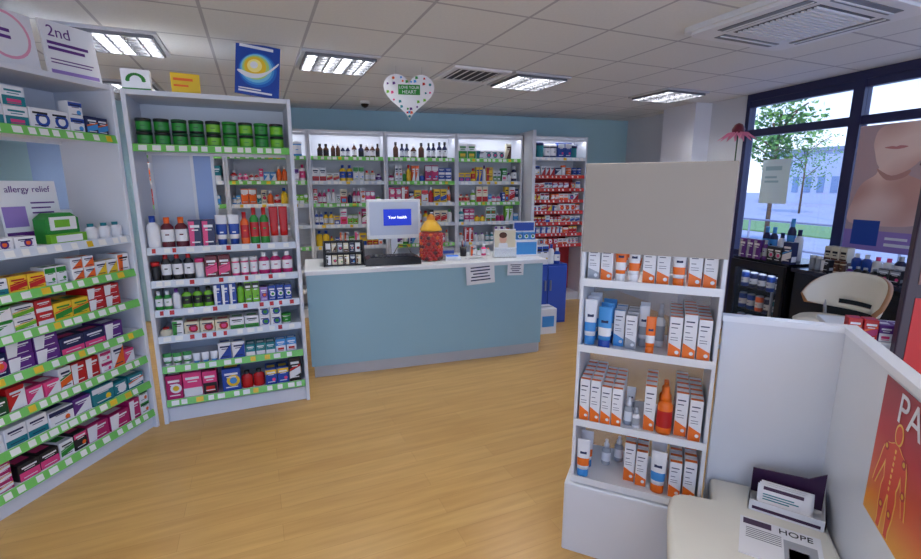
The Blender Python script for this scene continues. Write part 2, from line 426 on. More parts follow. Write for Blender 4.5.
# ---------------------------------------------------------------- shelving unit builder
def shelf_unit(F, W, D, H, zs, rails, label, back_solid_to, backs=(), group=None, plinth=0.1, mside=M_panel, name='shelving_unit', mback=None, strip=False):
    e = empty(name, F, label, 'shelving', group)
    t = 0.025
    for x in (0, W-t):
        put('side_panel', MB().box(x, x+t, 0, D, 0, H, 0, c=0.003).mesh('side_panel', [mside]), None, e)
    put('top_panel', MB().box(t, W-t, 0.005, D, H-0.03, H-0.001).mesh('top_panel', [mside]), None, e)
    put('back_panel', MB().box(t, W-t, D-0.02, D-0.002, plinth, back_solid_to).mesh('back_panel', [mback or M_shelf]), None, e)
    for a, b_ in backs:
        put('back_panel', MB().box(t, W-t, D-0.02, D-0.002, a, b_).mesh('back_panel', [M_shelf]), None, e)
    put('plinth', MB().box(t, W-t, 0.03, D-0.03, 0, plinth).mesh('plinth', [M_panel]), None, e)
    if strip:
        put('fill_strip_lip', MB().box(t+.001, W-t-.001, .004, .014, H-.062, H-.031, 0).mesh('fill_strip_lip', [mside]), None, e)  # added lip that hides the glow of the fill strip
        put('added_fill_strip', MB().box(t+.03, W-t-.03, .02, .05, H-.045, H-.031, 0).mesh('added_fill_strip', [M_fill_strip]), None, e)  # made-up strip, added to light the stock in the bay
    for z, r in zip(zs, rails):
        y0 = 0.01
        put('shelf', MB().box(t+0.001, W-t-0.001, y0, D-0.022, z-(0.022 if not strip else .012), z).mesh('shelf', [M_shelf]), None, e)
        mb = MB()
        mb.face([(t+.002, y0-0.014, z-0.04), (W-t-.002, y0-0.014, z-0.04), (W-t-.002, y0-0.002, z+0.006), (t+.002, y0-0.002, z+0.006)], 0)
        mb.face([(t+.002, y0-0.014, z-0.04), (t+.002, y0-0.002, z-0.04), (W-t-.002, y0-0.002, z-0.04), (W-t-.002, y0-0.014, z-0.04)], 0)
        x = t+0.03
        while x < W-t-0.06:
            ww = random.choice((0.035, 0.045))
            f = lambda s: y0-0.014+0.012*s-0.0008
            if r == 'r': mb.face([(x, f(.2), z-0.03), (x+ww*.5, f(.2), z-0.03), (x+ww*.5, f(.75), z-0.005), (x, f(.75), z-0.005)], 1)
            elif r == 'o':
                s_ = 1 if random.random() < .5 else 2
                q = .6 if s_ == 2 else 1
                mb.face([(x, f(.25), z-0.029), (x+ww*q, f(.25), z-0.029), (x+ww*q, f(.85), z-0.001), (x, f(.85), z-0.001)], s_)
            else: mb.face([(x, f(.15), z-0.033), (x+ww, f(.15), z-0.033), (x+ww, f(.85), z-0.001), (x, f(.85), z-0.001)], 1 if random.random() < .85 else 2)
            x += ww + random.uniform(0.01, 0.06)
        rm = {'g': M_rail_g, 'w': M_rail_w, 'r': M_rail_r, 'o': M_rail_w}[r]
        put('price_rail', mb.mesh('price_rail', [rm, M_tick, C('red') if r == 'o' else C('yellow')]), None, e)
    return e

F1 = frame(-1.73, 2.234, 64.5)
zs1 = [0.13, 0.33, 0.505, 0.69, 0.885, 1.08, 1.29, 1.88]
shelf_unit(F1, 1.25, 0.42, 2.17, zs1, 'ggggggwg', 'tall white shop shelving unit with green price rails', 1.45, backs=[(1.84, 2.14)])
G1 = 'medicines on the side shelving unit'
W1 = 'on side shelving'
pw = [('white','purple'),('purple','white'),('white','magenta'),('lilac','purple'),('white','navy'),('pink','white'),('white','teal'),('teal','white')]
fill(F1, .03, 1.22, .02, .13, ['box'], [('purple','white'),('magenta','white'),('white','purple'),('red','white'),('black','pink'),('white','green'),('white','red')], (.06,.14), (.045,.13), (.1,.2), G1, where=W1, stackh=.165, nmax=2)
fill(F1, .03, 1.22, .02, .33, ['box'], pw, (.06,.14), (.04,.12), (.12,.2), G1, where=W1, stackh=.14, nmax=2)
fill(F1, .03, 1.22, .02, .505, ['box'], [('black','pink'),('pink','white'),('green','white'),('magenta','white'),('red','white'),('white','magenta'),('dark_green','lime'),('white','orange'),('navy','white')], (.05,.11), (.05,.14), (.1,.2), G1, where=W1, stackh=.155, nmax=2)
fill(F1, .03, 1.22, .02, .69, ['box'], [('green','yellow'),('white','green'),('black','purple'),('purple','white'),('yellow','green'),('white','purple'),('navy','pink')], (.06,.13), (.04,.12), (.1,.2), G1, where=W1, stackh=.155, nmax=2)
fill(F1, .03, 1.22, .02, .885, ['box'], [('green','yellow'),('lime','white'),('green','white'),('yellow','green'),('red','white'),('dark_green','yellow'),('white','lime'),('white','orange')], (.06,.13), (.04,.11), (.1,.2), G1, where=W1, stackh=.15, nmax=2)
fill(F1, .03, 1.22, .02, 1.08, ['box'], [('white','green'),('white','yellow'),('white','orange'),('lime','white'),('white','teal'),('cream','green'),('yellow','red')], (.05,.11), (.04,.11), (.08,.15), G1, where=W1, stackh=.15, nmax=2)
fill(F1, .985, 1.22, .02, 1.29, ['box', 'btl'], [('white','green'),('yellow','white'),('white','teal'),('teal','white')], (.05,.08), (.05,.1), (.05,.08), G1, where=W1)
fill(F1, .03, 1.22, .02, 1.88, ['box'], [('navy','sky_blue'),('blue','white'),('white','blue'),('blue','navy'),('sky_blue','navy'),('white','teal'),('navy','white')], (.06,.11), (.06,.15), (.06,.12), G1, where=W1, stackh=.2, nmax=2)

F2 = frame(-1.165, 3.367, 8.2)
zs2 = [0.16, 0.40, 0.61, 0.79, 0.985, 1.2, 1.84]
shelf_unit(F2, 0.95, 0.42, 2.16, zs2, 'ggoooog', 'tall white shelving unit facing the shop floor', 1.24, backs=[(1.8, 2.13)])
hp_ = empty('mirror_panel', F2 @ T(0.03, 0.43, 0), 'framed mirror panel with painted pale reflection behind the shelving opening', 'panel')
put('frame', MB().box(0, .4, 0, .012, 0, .032).box(0, .02, 0, .02, .0, 1.86).box(.38, .4, 0, .02, 0, 1.86).box(.02, .38, 0, .02, 1.82, 1.86).mesh('frame', [M_shelf]), None, hp_)
put('panel', MB().box(.02, .25, .004, .012, .032, 1.82, 0).box(.25, .27, .0, .014, .032, 1.82, 1).box(.27, .38, .004, .012, .032, 1.82, 2).mesh('panel', [mat('mirror_reflection_pale', (205, 212, 226), .3), C('white'), mat('mirror_blue', (140, 165, 215), .3)]), None, hp_)  # stands in for a mirror; pale reflection painted as flat colour
G2 = 'toiletries on the front shelving unit'; W2 = 'on front shelving'
fill(F2, .03, .36, .02, .16, ['box'], [('pink','black'),('yellow','blue'),('pink','white'),('magenta','white')], (.08,.12), (.13,.185), (.08,.14), G2, where=W2, nmax=1)
fill(F2, .37, .92, .02, .16, ['box', 'box', 'btl'], [('blue','yellow'),('red','black'),('black','white'),('maroon','white'),('navy','lime'),('black','red'),('pink','white')], (.07,.13), (.11,.185), (.08,.14), G2, where=W2, nmax=2)
fill(F2, .03, .92, .02, .40, ['box', 'box', 'tube'], [('teal','white'),('white','teal'),('white','green'),('sky_blue','white'),('green','white'),('white','blue'),('white','sky_blue')], (.045,.09), (.05,.14), (.06,.12), G2, where=W2, stackh=.17)
fill(F2, .03, .92, .02, .61, ['box', 'tub', 'box', 'pill'], [('white','blue'),('sky_blue','white'),('blue','white'),('white','sky_blue'),('cream','red'),('teal','white'),('white','green')], (.05,.1), (.05,.13), (.08,.12), G2, where=W2, stackh=.145)
fill(F2, .03, .92, .02, .79, ['btl', 'box', 'btl'], [('white','blue'),('lilac','purple'),('black','white'),('white','purple'),('blue','white'),('lime','black'),('red','yellow'),('brown','orange'),('green','white')], (.04,.075), (.1,.16), (.05,.1), G2, where=W2)
fill(F2, .03, .92, .02, .985, ['btl', 'btl', 'box', 'tub'], [('black','red'),('maroon','black'),('pink','white'),('magenta','white'),('teal','white'),('white','pink'),('red','white'),('pale_pink','pink'),('maroon','pink')], (.045,.085), (.11,.18), (.05,.1), G2, where=W2)
fill(F2, .03, .92, .02, 1.2, ['btl', 'box', 'btl', 'tube'], [('pink','white'),('sky_blue','white'),('green','red'),('purple','pink'),('red','white'),('orange','red'),('navy','pink'),('maroon','orange'),('black','orange'),('white','blue'),('teal','yellow')], (.045,.085), (.15,.26), (.05,.09), G2, where=W2, nmax=2)
for i in range(9):
    A, B, L = [('dark_green', 'black', 'green'), ('black', 'dark_green', 'green'), ('dark_green', 'black', 'lime')][(i//2) % 3] if i < 5 else [('green', 'black', 'lime'), ('dark_green', 'green', 'green')][i % 2]
    for j in range(2):
        place(F2, ('tub', A, B, .088, .08, .09, 'white', 0, L), .085+i*.096, .03, 1.8405+j*.0815, G2, 0, W2)

G3 = 'products on the wall shelving behind the counter'; W3 = 'behind the counter'
zb = [0.35, 0.6, 0.87, 1.13, 1.38, 1.64, 1.92]
mix = [('white','red'),('yellow','red'),('red','white'),('orange','white'),('white','green'),('yellow','blue'),('teal','white'),('pink','white'),('blue','white'),('white','purple'),('magenta','white'),('lime','white'),('navy','white'),('cream','red'),('sky_blue','white'),('white','orange'),('green','white'),('white','pink')]
pals = {1.92: [('brown','black'),('navy','black'),('brown','white'),('navy','white')], 1.64: mix, 1.38: mix, 1.13: mix+[('black','silver'),('black','white')], 0.87: mix, 0.6: [('black','silver'),('brown','white'),('white','blue'),('navy','silver')]}
for bi in range(5):
    x = -1.98 + 0.882*bi
    F = frame(x, 5.83, 0)
    shelf_unit(F, 0.88, 0.36, 2.22, zb, 'wwgwwgg' if bi % 2 else 'wgwwgwg', 'white wall shelving bay with small medicine packs behind counter', 2.19, group='wall shelving bays', plinth=0.1, strip=True)
    for z in (.87, 1.13, 1.38, 1.64, 1.92):
        if bi < 2 and z < 1.3: continue
        if z == 1.92:
            if bi in (0, 2):
                fill(F, .1, .84, .02, z, ['pill'], pals[z], (.05,.07), (.12,.19), (.06,.08), G3, 0.9, W3, nmax=2)
            elif bi == 3: fill(F, .1, .8, .02, z, ['pill', 'pill'], pals[z], (.05,.075), (.1,.2), (.06,.08), G3, 0.9, W3, nmax=2)
            else: fill(F, .03, .85, .02, z, ['box', 'tub', 'pill'], [('white','teal'),('teal','white'),('navy','white'),('white','green'),('cream','brown'),('sky_blue','white')], (.06,.12), (.1,.2), (.06,.1), G3, 0.3, W3)
        else:
            fill(F, .03, .85, .02, z, ['box', 'box', 'box', 'pill', 'btl'], pals[z], (.04,.085), (.08,.2), (.05,.1), G3, 0.04, W3, stackh=.2, nmax=2)

struct('trim_2', MB().box(2.445, 2.485, 5.55, Y1-0.002, 0.001, 2.26), [M_panel])
FR = frame(2.5, 5.83, 0)
shelf_unit(FR, 0.86, 0.36, 2.22, [0.8, 0.95, 1.1, 1.25, 1.4, 1.55, 1.72, 1.95], 'rrrrrrrw', 'shelving bay with red price rails and red packs', 1.72, backs=[(1.725, 2.19)], plinth=0.1, mback=mat('red_backing', (180, 40, 44), 0.5), strip=True)
GR = 'packs on the red railed shelving'
for z in (.8, .95, 1.1, 1.25, 1.4, 1.55):
    fill(FR, .04, .82, .02, z, ['box'], [('white','red'),('red','white'),('red','yellow'),('orange','white'),('white','orange'),('white','blue')], (.05,.08), (.07,.1), (.03,.06), GR, 0.2, 'on red shelving')
fill(FR, .04, .82, .02, 1.95, ['tub', 'box', 'tub'], [('navy','white'),('teal','navy'),('blue','white'),('navy','sky_blue')], (.09,.12), (.13,.2), (.08,.1), GR, 0.2, 'on red shelving')
fill(FR, .04, .82, .02, 1.72, ['box', 'tub'], [('white','blue'),('white','red'),('navy','white'),('white','orange')], (.06,.1), (.09,.15), (.06,.1), GR, 0.2, 'on red shelving')

# things on top of the shelving
def board(name, F, w, h, t, mats, drawf, label, cat, texts=(), lean=0):
    mb = MB().box(-w/2, w/2, 0, t, 0, h, 0)
    if drawf: drawf(mb, w, h)
    M = F @ RX(lean)
    o = put(name, mb.mesh(name, mats), M, label=label, cat=cat)
    for s, size, x, z, m in texts:
        text(s, size, m, T(x, -0.002, z), o)
    return o
def bars(mb, w, h, rows, mi, y=-0.001, x0=None, x1=None):
    for zz, f, t in rows:
        a = -w*0.42 if x0 is None else x0; b_ = (a + w*0.84*f) if x1 is None else a+(x1-a)*f
        mb.face([(a, y, h*zz-t), (b_, y, h*zz-t), (b_, y, h*zz+t), (a, y, h*zz+t)], mi)
def d_a(mb, w, h):
    bars(mb, w, h, [(0.6, .9, .008), (0.5, .8, .008), (0.3, .95, .003), (0.24, .9, .003)], 1)
    mb.face([(-w*.45, -0.001, h*.04), (w*.45, -0.001, h*.04), (w*.45, -0.001, h*.11), (-w*.45, -0.001, h*.11)], 2)
board('poster_board', F1 @ T(1.085, 0.06, 2.173) @ RZ(-6), .28, .28, .012, [C('white'), C('purple'), C('lilac')], d_a, 'white advertising board with purple lettering on top of shelving', 'sign',
      [('2nd', .08, -.05, .225, C('purple'))], lean=-6)
def d_b(mb, w, h):
    mb.disc(0, h*.55, w*.42, w*.42, -0.001, 1, 24); mb.disc(0, h*.55, w*.37, w*.37, -0.0015, 0, 24)
    bars(mb, w, h, [(0.62, .6, .008), (0.5, .6, .008)], 2, -0.002, -w*.2, w*.25)
board('poster_board', F1 @ T(0.76, 0.06, 2.173), .27, .26, .012, [C('white'), C('pale_pink'), C('purple')], d_b, 'white board with pink circle emblem on top of shelving', 'sign', lean=-6)
def d_c(mb, w, h):
    for q in range(14):
        a = math.pi*q/13
        mb.disc(w*.28*math.cos(a), h*.5+h*.28*math.sin(a), .012, .008, -0.001, 1, 8)
    mb.face([(-w*.5, -0.001, 0), (w*.5, -0.001, 0), (w*.5, -0.001, h*.16), (-w*.5, -0.001, h*.16)], 1)
board('box_display', F2 @ T(0.07, 0.1, 2.1605), .15, .13, .06, [C('white'), C('green')], d_c, 'small white box with green leaf print on top of shelving', 'box')
def d_y(mb, w, h):
    bars(mb, w, h, [(0.7, .8, .008), (0.4, .6, .006)], 1)
board('box_display', F2 @ T(0.34, 0.08, 2.1605) @ RZ(8), .16, .125, .05, [C('yellow'), C('orange')], d_y, 'yellow box on top of white shelving', 'box')
def d_p(mb, w, h):
    cs = [(.44, .40, 4), (.40, .36, 2), (.36, .33, 5), (.31, .28, 6), (.25, .23, 1), (.17, .15, 7), (.09, .08, 3)]
    for q, (a, b_, mi) in enumerate(cs):
        mb.disc(-.004*q, h*.5+.005*q, w*a, w*b_, -.0008-.0003*q, mi, 28, .5)
    sw = smooth([(-.44, .42), (-.2, .33), (.1, .38), (.42, .62), (.46, .7), (.2, .5), (-.1, .42), (-.4, .46)], 5)
    mb.face([(x*w, -.0034, z*h) for x, z in sw], 3)
    bars(mb, w, h, [(0.93, .9, .009)], 3); bars(mb, w, h, [(0.07, .9, .006), (.12, .6, .004)], 3)
board('poster_board', F2 @ T(0.75, 0.06, 2.1765) @ RY(6), .27, .33, .01, [C('blue'), C('yellow'), C('sky_blue'), C('white'), mat('orb_a', (24, 100, 190), .4), mat('orb_b', (120, 195, 225), .4), mat('orb_c', (180, 215, 120), .4), mat('orb_d', (250, 235, 140), .4)], d_p, 'blue poster with glowing yellow orb on top of shelving', 'sign', lean=-5)

def d_al(mb, w, h):
    mb.face([(-w*.48, -0.001, h*.03), (w*.48, -0.001, h*.03), (w*.48, -0.001, h*.2), (-w*.48, -0.001, h*.2)], 1)
    mb.face([(-w*.48, -0.001, h*.28), (-w*.1, -0.001, h*.28), (-w*.1, -0.001, h*.6), (-w*.48, -0.001, h*.6)], 2)
    bars(mb, w, h, [(0.65, 1, .004), (0.57, .8, .004), (.49, .9, .004)], 1, -0.001, 0, w*.42)
board('allergy_sign', F1 @ T(0.82, 0.17, 1.291), .3, .33, .006, [C('white'), C('purple'), C('lilac')], d_al, 'white allergy relief sign with purple lettering on shelf', 'sign',
      [('allergy relief', .046, 0.0, .285, C('purple'))], lean=-4)
ge = empty('leaflet_dispenser', F1 @ T(0.87, 0.03, 1.2905), 'lime green plastic dispenser with white compartment on shelf', 'display')
put('body', MB().extr([(-.09, 0), (.09, 0), (.09, .13), (.05, .16), (-.05, .16), (-.09, .13)], 0.03, 0.11, 0).mesh('body', [C('green')]), None, ge)
put('tray', MB().box(-.1, .1, 0, .03, 0, .05, 0).box(-.07, .07, -.006, 0, .008, .042, 1).mesh('tray', [C('lime'), C('white')]), None, ge)
put('front_panel', MB().box(-.07, .07, .022, .03, .07, .14, 0).box(-.05, .03, .019, .022, .085, .125, 1).mesh('front_panel', [C('white'), C('lime')]), None, ge)
fill(F1, .1, .75, .02, 1.29, ['box'], [('white','purple'),('silver','white'),('white','green')], (.06,.1), (.04,.08), (.06,.1), G1, where=W1)
dc = empty('dispensary_cabinet', T(-3.55, 3.2, 0), 'pale blue tall cabinet in the rear room', 'cabinet')
put('body', MB().box(0, .45, 0, 2.4, 0, 2.1, 0, c=.005).mesh('body', [mat('cab_pale', (200, 208, 226), .4)]), None, dc)
for k in range(3):
    d = put('door', MB().box(.451, .468, .02+k*.8, .78+k*.8, .1, 2.07, 0, c=.003).mesh('door', [mat('cab_door', (216, 220, 232), .35)]), None, dc)
    put('handle', MB().box(.468, .49, .7+k*.8, .715+k*.8, 1.0, 1.2).mesh('handle', [M_metal]), None, d)

# ---------------------------------------------------------------- counter
FC = frame(-0.22, 3.915, 2.4)
ce = empty('shop_counter', FC, 'long shop counter with pale blue front and white worktop', 'counter')
put('front_panel', MB().box(0, 2.12, 0, 0.03, 0.1, 0.885).mesh('front_panel', [M_blue]), None, ce)
put('body', MB().box(0.02, 2.1, 0.03, 0.6, 0.1, 0.88).mesh('body', [M_panel]), None, ce)
put('plinth', MB().box(0.02, 2.1, 0.012, 0.58, 0, 0.1).mesh('plinth', [M_plinth]), None, ce)
put('worktop', MB().box(-0.01, 2.15, -0.03, 0.64, 0.885, 0.92, 0, c=0.006).mesh('worktop', [M_counter_top]), None, ce)
put('end_panel', MB().box(2.101, 2.12, 0.031, 0.6, 0.0, 0.885).mesh('end_panel', [M_panel]), None, ce)
CT = 0.9205
def notice(x, w, h, rot, drop, lab):
    mb = MB().box(-w/2, w/2, -0.0015, 0, -h, 0, 0)
    for k in range(5):
        z = -h*(0.2+0.15*k); f = random.uniform(.6, 1)
        mb.face([(-w*.38*f, -0.0022, z-h*.03), (w*.38*f, -0.0022, z-h*.03), (w*.38*f, -0.0022, z+h*.03), (-w*.38*f, -0.0022, z+h*.03)], 1)
    put('paper_notice', mb.mesh('paper_notice', [C('white'), C('navy')]), FC @ T(x, -.0302, drop) @ RY(rot), label=lab, cat='notice')
notice(1.48, .27, .19, -3, .915, 'white paper notice with printed lines taped to counter')
notice(1.83, .16, .12, 2, .905, 'small white paper notice taped to counter')

me_ = empty('computer_monitor', T(0.56, 4.36, CT) @ RZ(4), 'grey computer monitor with lit blue screen on counter', 'monitor')
M_mon = mat('monitor_grey', (214, 217, 226), .4)
put('bezel', MB().box(-.25, .25, 0, .04, .19, .55, 0, c=.01).box(-.2, .2, .04, .07, .24, .5, 0).mesh('bezel', [M_mon]), None, me_)
put('screen', MB().box(-.225, .225, -.002, 0, .225, .525, 0).box(-.1, .16, -.004, -.002, .31, .46, 1).mesh('screen', [mat('screen_edge', (184, 194, 216), .3), mat('screen_blue', (30, 50, 170), .2, emit=.4)]), None, me_)
text('Your health', .036, mat('screen_text', (240, 245, 255), .3, emit=1), T(0.03, -.005, .385), me_)
put('stand', MB().box(-.03, .03, .025, .055, .01, .2).rings([(.13, .09, 0, 0), (.13, .09, .012, 0)], 20, 0, .04).mesh('stand', [M_mon]), None, me_)
ke = empty('till_keyboard', T(0.5, 4.0, CT), 'black keyboard tray with cable on counter', 'keyboard')
put('case', MB().extr([(-.24, 0), (.24, 0), (.24, .05), (.2, .07), (-.2, .07), (-.24, .05)], 0, .2, 0).mesh('case', [M_blackg]), None, ke)
mb = MB()
for i in range(11):
    for j in range(4): mb.box(-.19+i*.035, -.163+i*.035, .02+j*.04, .05+j*.04, .0705, .076)
put('keys', mb.mesh('keys', [mat('key_dark', (50, 52, 60), .5)]), None, ke)
mb = MB(); pts = [(.02, .2, .06), (.08, .26, .14), (.16, .27, .13), (.2, .24, .05), (.22, .2, .004)]
for a, b_ in zip(pts, pts[1:]): mb.tube(a, b_, .004)
put('cable', mb.mesh('cable', [C('black')]), None, ke)
FK = T(0.09, 4.06, CT)
re_ = empty('display_rack', FK, 'black wire display rack holding small cosmetic packs on counter', 'rack')
mb = MB()
for z in (.005, .1): mb.box(-.17, .17, .0+z*.8, .1+z*.8, z, z+.008)
for x in (-.17, .162): mb.box(x, x+.008, 0, .19, 0, .2)
mb.box(-.17, .17, .182, .19, 0, .2)
put('frame', mb.mesh('frame', [C('black')]), None, re_)
for j, z in enumerate((.0135, .1085)):
    x = -.15
    while x < .13:
        A, B = random.choice([('black','white'),('silver','black'),('white','black'),('navy','silver'),('cream','brown')])
        place(FK, ('box', A, B, .04, .075, .05, 'white', random.randint(0, 4), 'white'), x+.02, .012+z*.8, z, 'packs in the counter rack', 0, 'in counter rack')
        x += .05
je = empty('sweet_jar', T(0.87, 4.2, CT), 'clear jar of red sweets with yellow conical lid on counter', 'jar')
mj = mat('jar_plastic', (245, 235, 225), .08, alpha=.05)
put('body', MB().rings([(.107, .107, 0, 0), (.116, .116, .02, 0), (.116, .116, .25, 0), (.095, .095, .275, 0)], 24).mesh('body', [mj]), None, je)
mb = MB(); rj = random.Random(3)
for k in range(9):
    for i in range(14):
        a = 2*math.pi*(i+.5*(k % 2))/14
        mb.ball(.094*math.cos(a), .094*math.sin(a), .022+k*.027, .0185, rj.choice([0, 0, 0, 0, 0, 0, 1, 2, 2]))
mb.rings([(.08, .08, .004, 0), (.08, .08, .262, 0)], 16)
o = put('sweets', mb.mesh('sweets', [mat('sweet_red', (196, 14, 14), .35), C('orange'), C('maroon')]), None, je); o['kind'] = 'stuff'
put('lid', MB().rings([(.1, .1, .272, 0), (.1, .1, .287, 0), (.06, .06, .345, 0), (.036, .036, .37, 1), (.04, .04, .385, 1), (.026, .026, .41, 1), (.006, .006, .42, 1)], 20).mesh('lid', [mat('gold_lid', (222, 170, 40), .4), mat('lid_knob', (205, 130, 34), .4)]), None, je)
te = empty('card_reader', T(1.06, 4.12, CT) @ RZ(-6), 'white card reader with blue screen on counter', 'card reader')
put('case', MB().extr([(-.07, 0), (.07, 0), (.07, .03), (-.07, .03)], 0, .14).mesh('case', [C('white')]), None, te)
put('screen', MB().box(-.055, .055, .04, .12, .03, .034).mesh('screen', [mat('screen_pale', (70, 120, 210), .2, emit=.4)]), None, te)
put('counter_box', MB().box(-.06, .06, 0, .06, 0, .08, 0, c=.002).box(-.06, .06, -.001, 0, .03, .06, 1).mesh('counter_box', [C('silver'), C('blue')]), T(1.07, 4.36, CT), label='small silver and blue box on counter', cat='box')
pn = empty('pen_pot', T(1.22, 4.36, CT), 'black pen pot with pens standing on counter', 'pen pot')
put('pot', MB().rings([(.03, .03, 0, 0), (.034, .034, .09, 0)], 16).mesh('pot', [C('black')]), None, pn)
for k, cc in enumerate(('blue', 'red', 'black', 'silver')):
    a = k*1.6; put('pen', MB().tube((.01*math.cos(a), .01*math.sin(a), .091), (.022*math.cos(a), .022*math.sin(a), .15), .004).mesh('pen', [C(cc)]), None, pn)
fill(T(1.29, 4.34, CT-.0005), 0, .24, 0, 0, ['box', 'btl'], [('pink','white'),('white','green'),('lime','white'),('white','orange')], (.04,.06), (.06,.12), (.04,.06), 'small packs on the counter', .1, 'on the counter', nmax=1)
put('paper_pad', MB().box(-.09, .09, 0, .12, 0, .006, 0).box(-.07, .07, .02, .1, .006, .007, 1).mesh('paper_pad', [C('white'), C('silver')]), T(1.3, 4.1, CT) @ RZ(10), label='white pad of paper lying on counter', cat='paper')
le = empty('leaflet_holder', T(1.57, 4.14, CT) @ RZ(-8), 'acrylic leaflet holder with photo leaflets on counter', 'holder')
put('holder', MB().box(-.11, .11, 0, .006, 0, .09).box(-.11, .11, .05, .056, 0, .25).box(-.11, .11, 0, .056, 0, .006).mesh('holder', [M_glass]), None, le)
mb = MB().box(-.1, .1, .01, .045, .008, .27, 0)
mb.face([(-.1, .009, .1), (.1, .009, .1), (.1, .009, .26), (-.1, .009, .26)], 1)
mb.disc(-.02, .18, .035, .05, .0085, 2); mb.face([(-.07, .008, .01), (.05, .008, .01), (.02, .008, .14), (-.06, .008, .14)], 3); mb.disc(-.02, .215, .038, .028, .008, 4)
put('leaflets', mb.mesh('leaflets', [C('white'), C('cream'), mat('skin_print', (222, 175, 150), .5), C('white'), C('brown')]), None, le)
FB = T(1.8, 4.17, CT) @ RZ(-6)
be = empty('counter_display', FB, 'white and blue cardboard display box on counter', 'display')
put('box', MB().box(-.11, .11, 0, .12, 0, .16, 0).box(-.1, .1, -.001, 0, .02, .14, 1).mesh('box', [C('white'), C('sky_blue')]), None, be)
mb = MB().box(-.11, .11, .1, .108, .16, .33, 0); mb.face([(-.1, .099, .24), (.1, .099, .24), (.1, .099, .32), (-.1, .099, .32)], 1); bars(mb, .2, .33, [(.62, .8, .006)], 1, .098)
put('header', mb.mesh('header', [C('white'), C('blue')]), None, be)
for k in range(3):
    place(FB, ('box', 'sky_blue', 'white', .055, .07, .04, 'navy', 2, 'white'), -.065+k*.065, .03, .1605, 'packs in the counter display', 0, 'in cardboard display')

FQ = T(2.12, 4.85, 0)
be2 = empty('storage_cabinet', FQ, 'low blue storage cabinet standing behind the counter end', 'cabinet')
put('body', MB().box(0, .5, .02, .4, 0, .7, 0, c=.005).mesh('body', [C('blue')]), None, be2)
for a in (.01, .255):
    d = put('door', MB().box(a, a+.235, 0, .02, .03, .68, 0, c=.004).mesh('door', [mat('blue_door', (50, 85, 180), .35)]), None, be2)
    put('handle', MB().box(a+(.2 if a < .1 else .02), a+(.215 if a < .1 else .035), -.018, 0, .4, .52).mesh('handle', [M_metal]), None, d)
fill(FQ, .02, .48, .03, .7005, ['box', 'btl'], [('blue','white'),('white','blue'),('white','red'),('teal','white'),('sky_blue','white')], (.06, .1), (.14, .26), (.06, .1), 'packs on the blue cabinet', .1, 'on blue cabinet')
put('cardboard_carton', MB().box(-.1, .1, 0, .2, 0, .28, 0, c=.003).box(-.07, .07, -.001, 0, .08, .2, 1).box(-.1, .1, .08, .12, .2795, .281, 2).mesh('cardboard_carton', [C('white'), C('sky_blue'), C('silver')]), T(2.22, 4.5, 0), label='white carton with blue print standing on the floor', cat='box')

# ---------------------------------------------------------------- ceiling things
M_lamp = mat('lamp_diffuser', (255, 252, 246), .5, emit=27)
M_fin = mat('louvre', (120, 122, 130), .3, .4)
def ceil_light(s, t):
    e = empty('ceiling_light', CM @ T(s, t, CEIL), 'square recessed fluorescent ceiling light with louvre grid', 'ceiling light', 'recessed ceiling lights')
    mb = MB(); L = PITCH/2-.005; K = L-.03
    for a in (-L, K): mb.box(a, a+.03, -L, L, -.014, -.001)
    for a in (-L, K): mb.box(-K, K, a, a+.03, -.014, -.001)
    put('frame', mb.mesh('frame', [mat('lamp_frame', (190, 192, 200), .4)]), None, e)
    mb = MB()
    for k in range(4):
        a = -K+.03+k*(2*K-.01)/4
        mb.box(a, a+.055, -K+.005, K-.005, -.004, -.001)
    put('diffuser', mb.mesh('diffuser', [M_lamp]), None, e)
    mb = MB()
    for k in range(0, 7):
        a = -K+2*K*k/6
        mb.box(a-.006, a+.006, -K, K, -.034, -.0045)
        mb.box(-K, K, a-.006, a+.006, -.034, -.0045)
    put('louvre', mb.mesh('louvre', [M_fin]), None, e)
for s, t in ((-1.375, 0), (0, 0), (1.65, 0), (3.3, 0), (-1.65, -2.2), (0.55, -2.2), (-1.65, -4.4), (0, -4.4), (1.65, -4.4), (3.3, -4.4), (-3.3, 0), (-1.65, 1.65), (-2.75, 1.65)):  # last pair: unseen fixtures added to brighten the dim rear room
    ceil_light(s, t)
ve = empty('air_vent', CM @ T(1.1, 0, CEIL), 'square slatted ceiling air vent', 'vent')
mb = MB()
for a in (-.25, .2): mb.box(a, a+.05, -.25, .25, -.015, -.001)
for a in (-.25, .2): mb.box(-.2, .2, a, a+.05, -.015, -.001)
put('frame', mb.mesh('frame', [mat('vent_grey', (222, 223, 228), .5)]), None, ve)
mb = MB().box(-.2, .2, -.2, .2, -.002, -.001, 1)
for k in range(6):
    x = -.19+k*.066
    mb.face([(x, -.2, -.02), (x+.036, -.2, -.01), (x+.036, .2, -.01), (x, .2, -.02)], 0)
put('slats', mb.mesh('slats', [mat('vent_grey', (228, 228, 234), .5), mat('vent_gap', (70, 72, 82), .6)]), None, ve)
ae = empty('air_conditioner', frame(2.53, 2.2, 8, CEIL), 'white ceiling cassette air conditioner with central grille', 'air conditioner')
def rr(hw, r):
    out = []
    for cx, cy, a0 in ((hw-r, hw-r, 0), (-hw+r, hw-r, 90), (-hw+r, -hw+r, 180), (hw-r, -hw+r, 270)):
        for k in range(5):
            a = math.radians(a0+k*22.5); out.append((cx+r*math.cos(a), cy+r*math.sin(a)))
    return out
M_ac = mat('ac_white', (220, 223, 230), .4)
mb = MB(); mb.extz(rr(.425, .05), -.03, -.001, 0); mb.extz(rr(.4, .06), -.045, -.03, 0)
put('casing', mb.mesh('casing', [M_ac]), None, ae)
mb = MB()
for k in range(14):
    y = -.21+k*.031
    mb.box(-.22, .22, y, y+.016, -.056, -.046, 0)
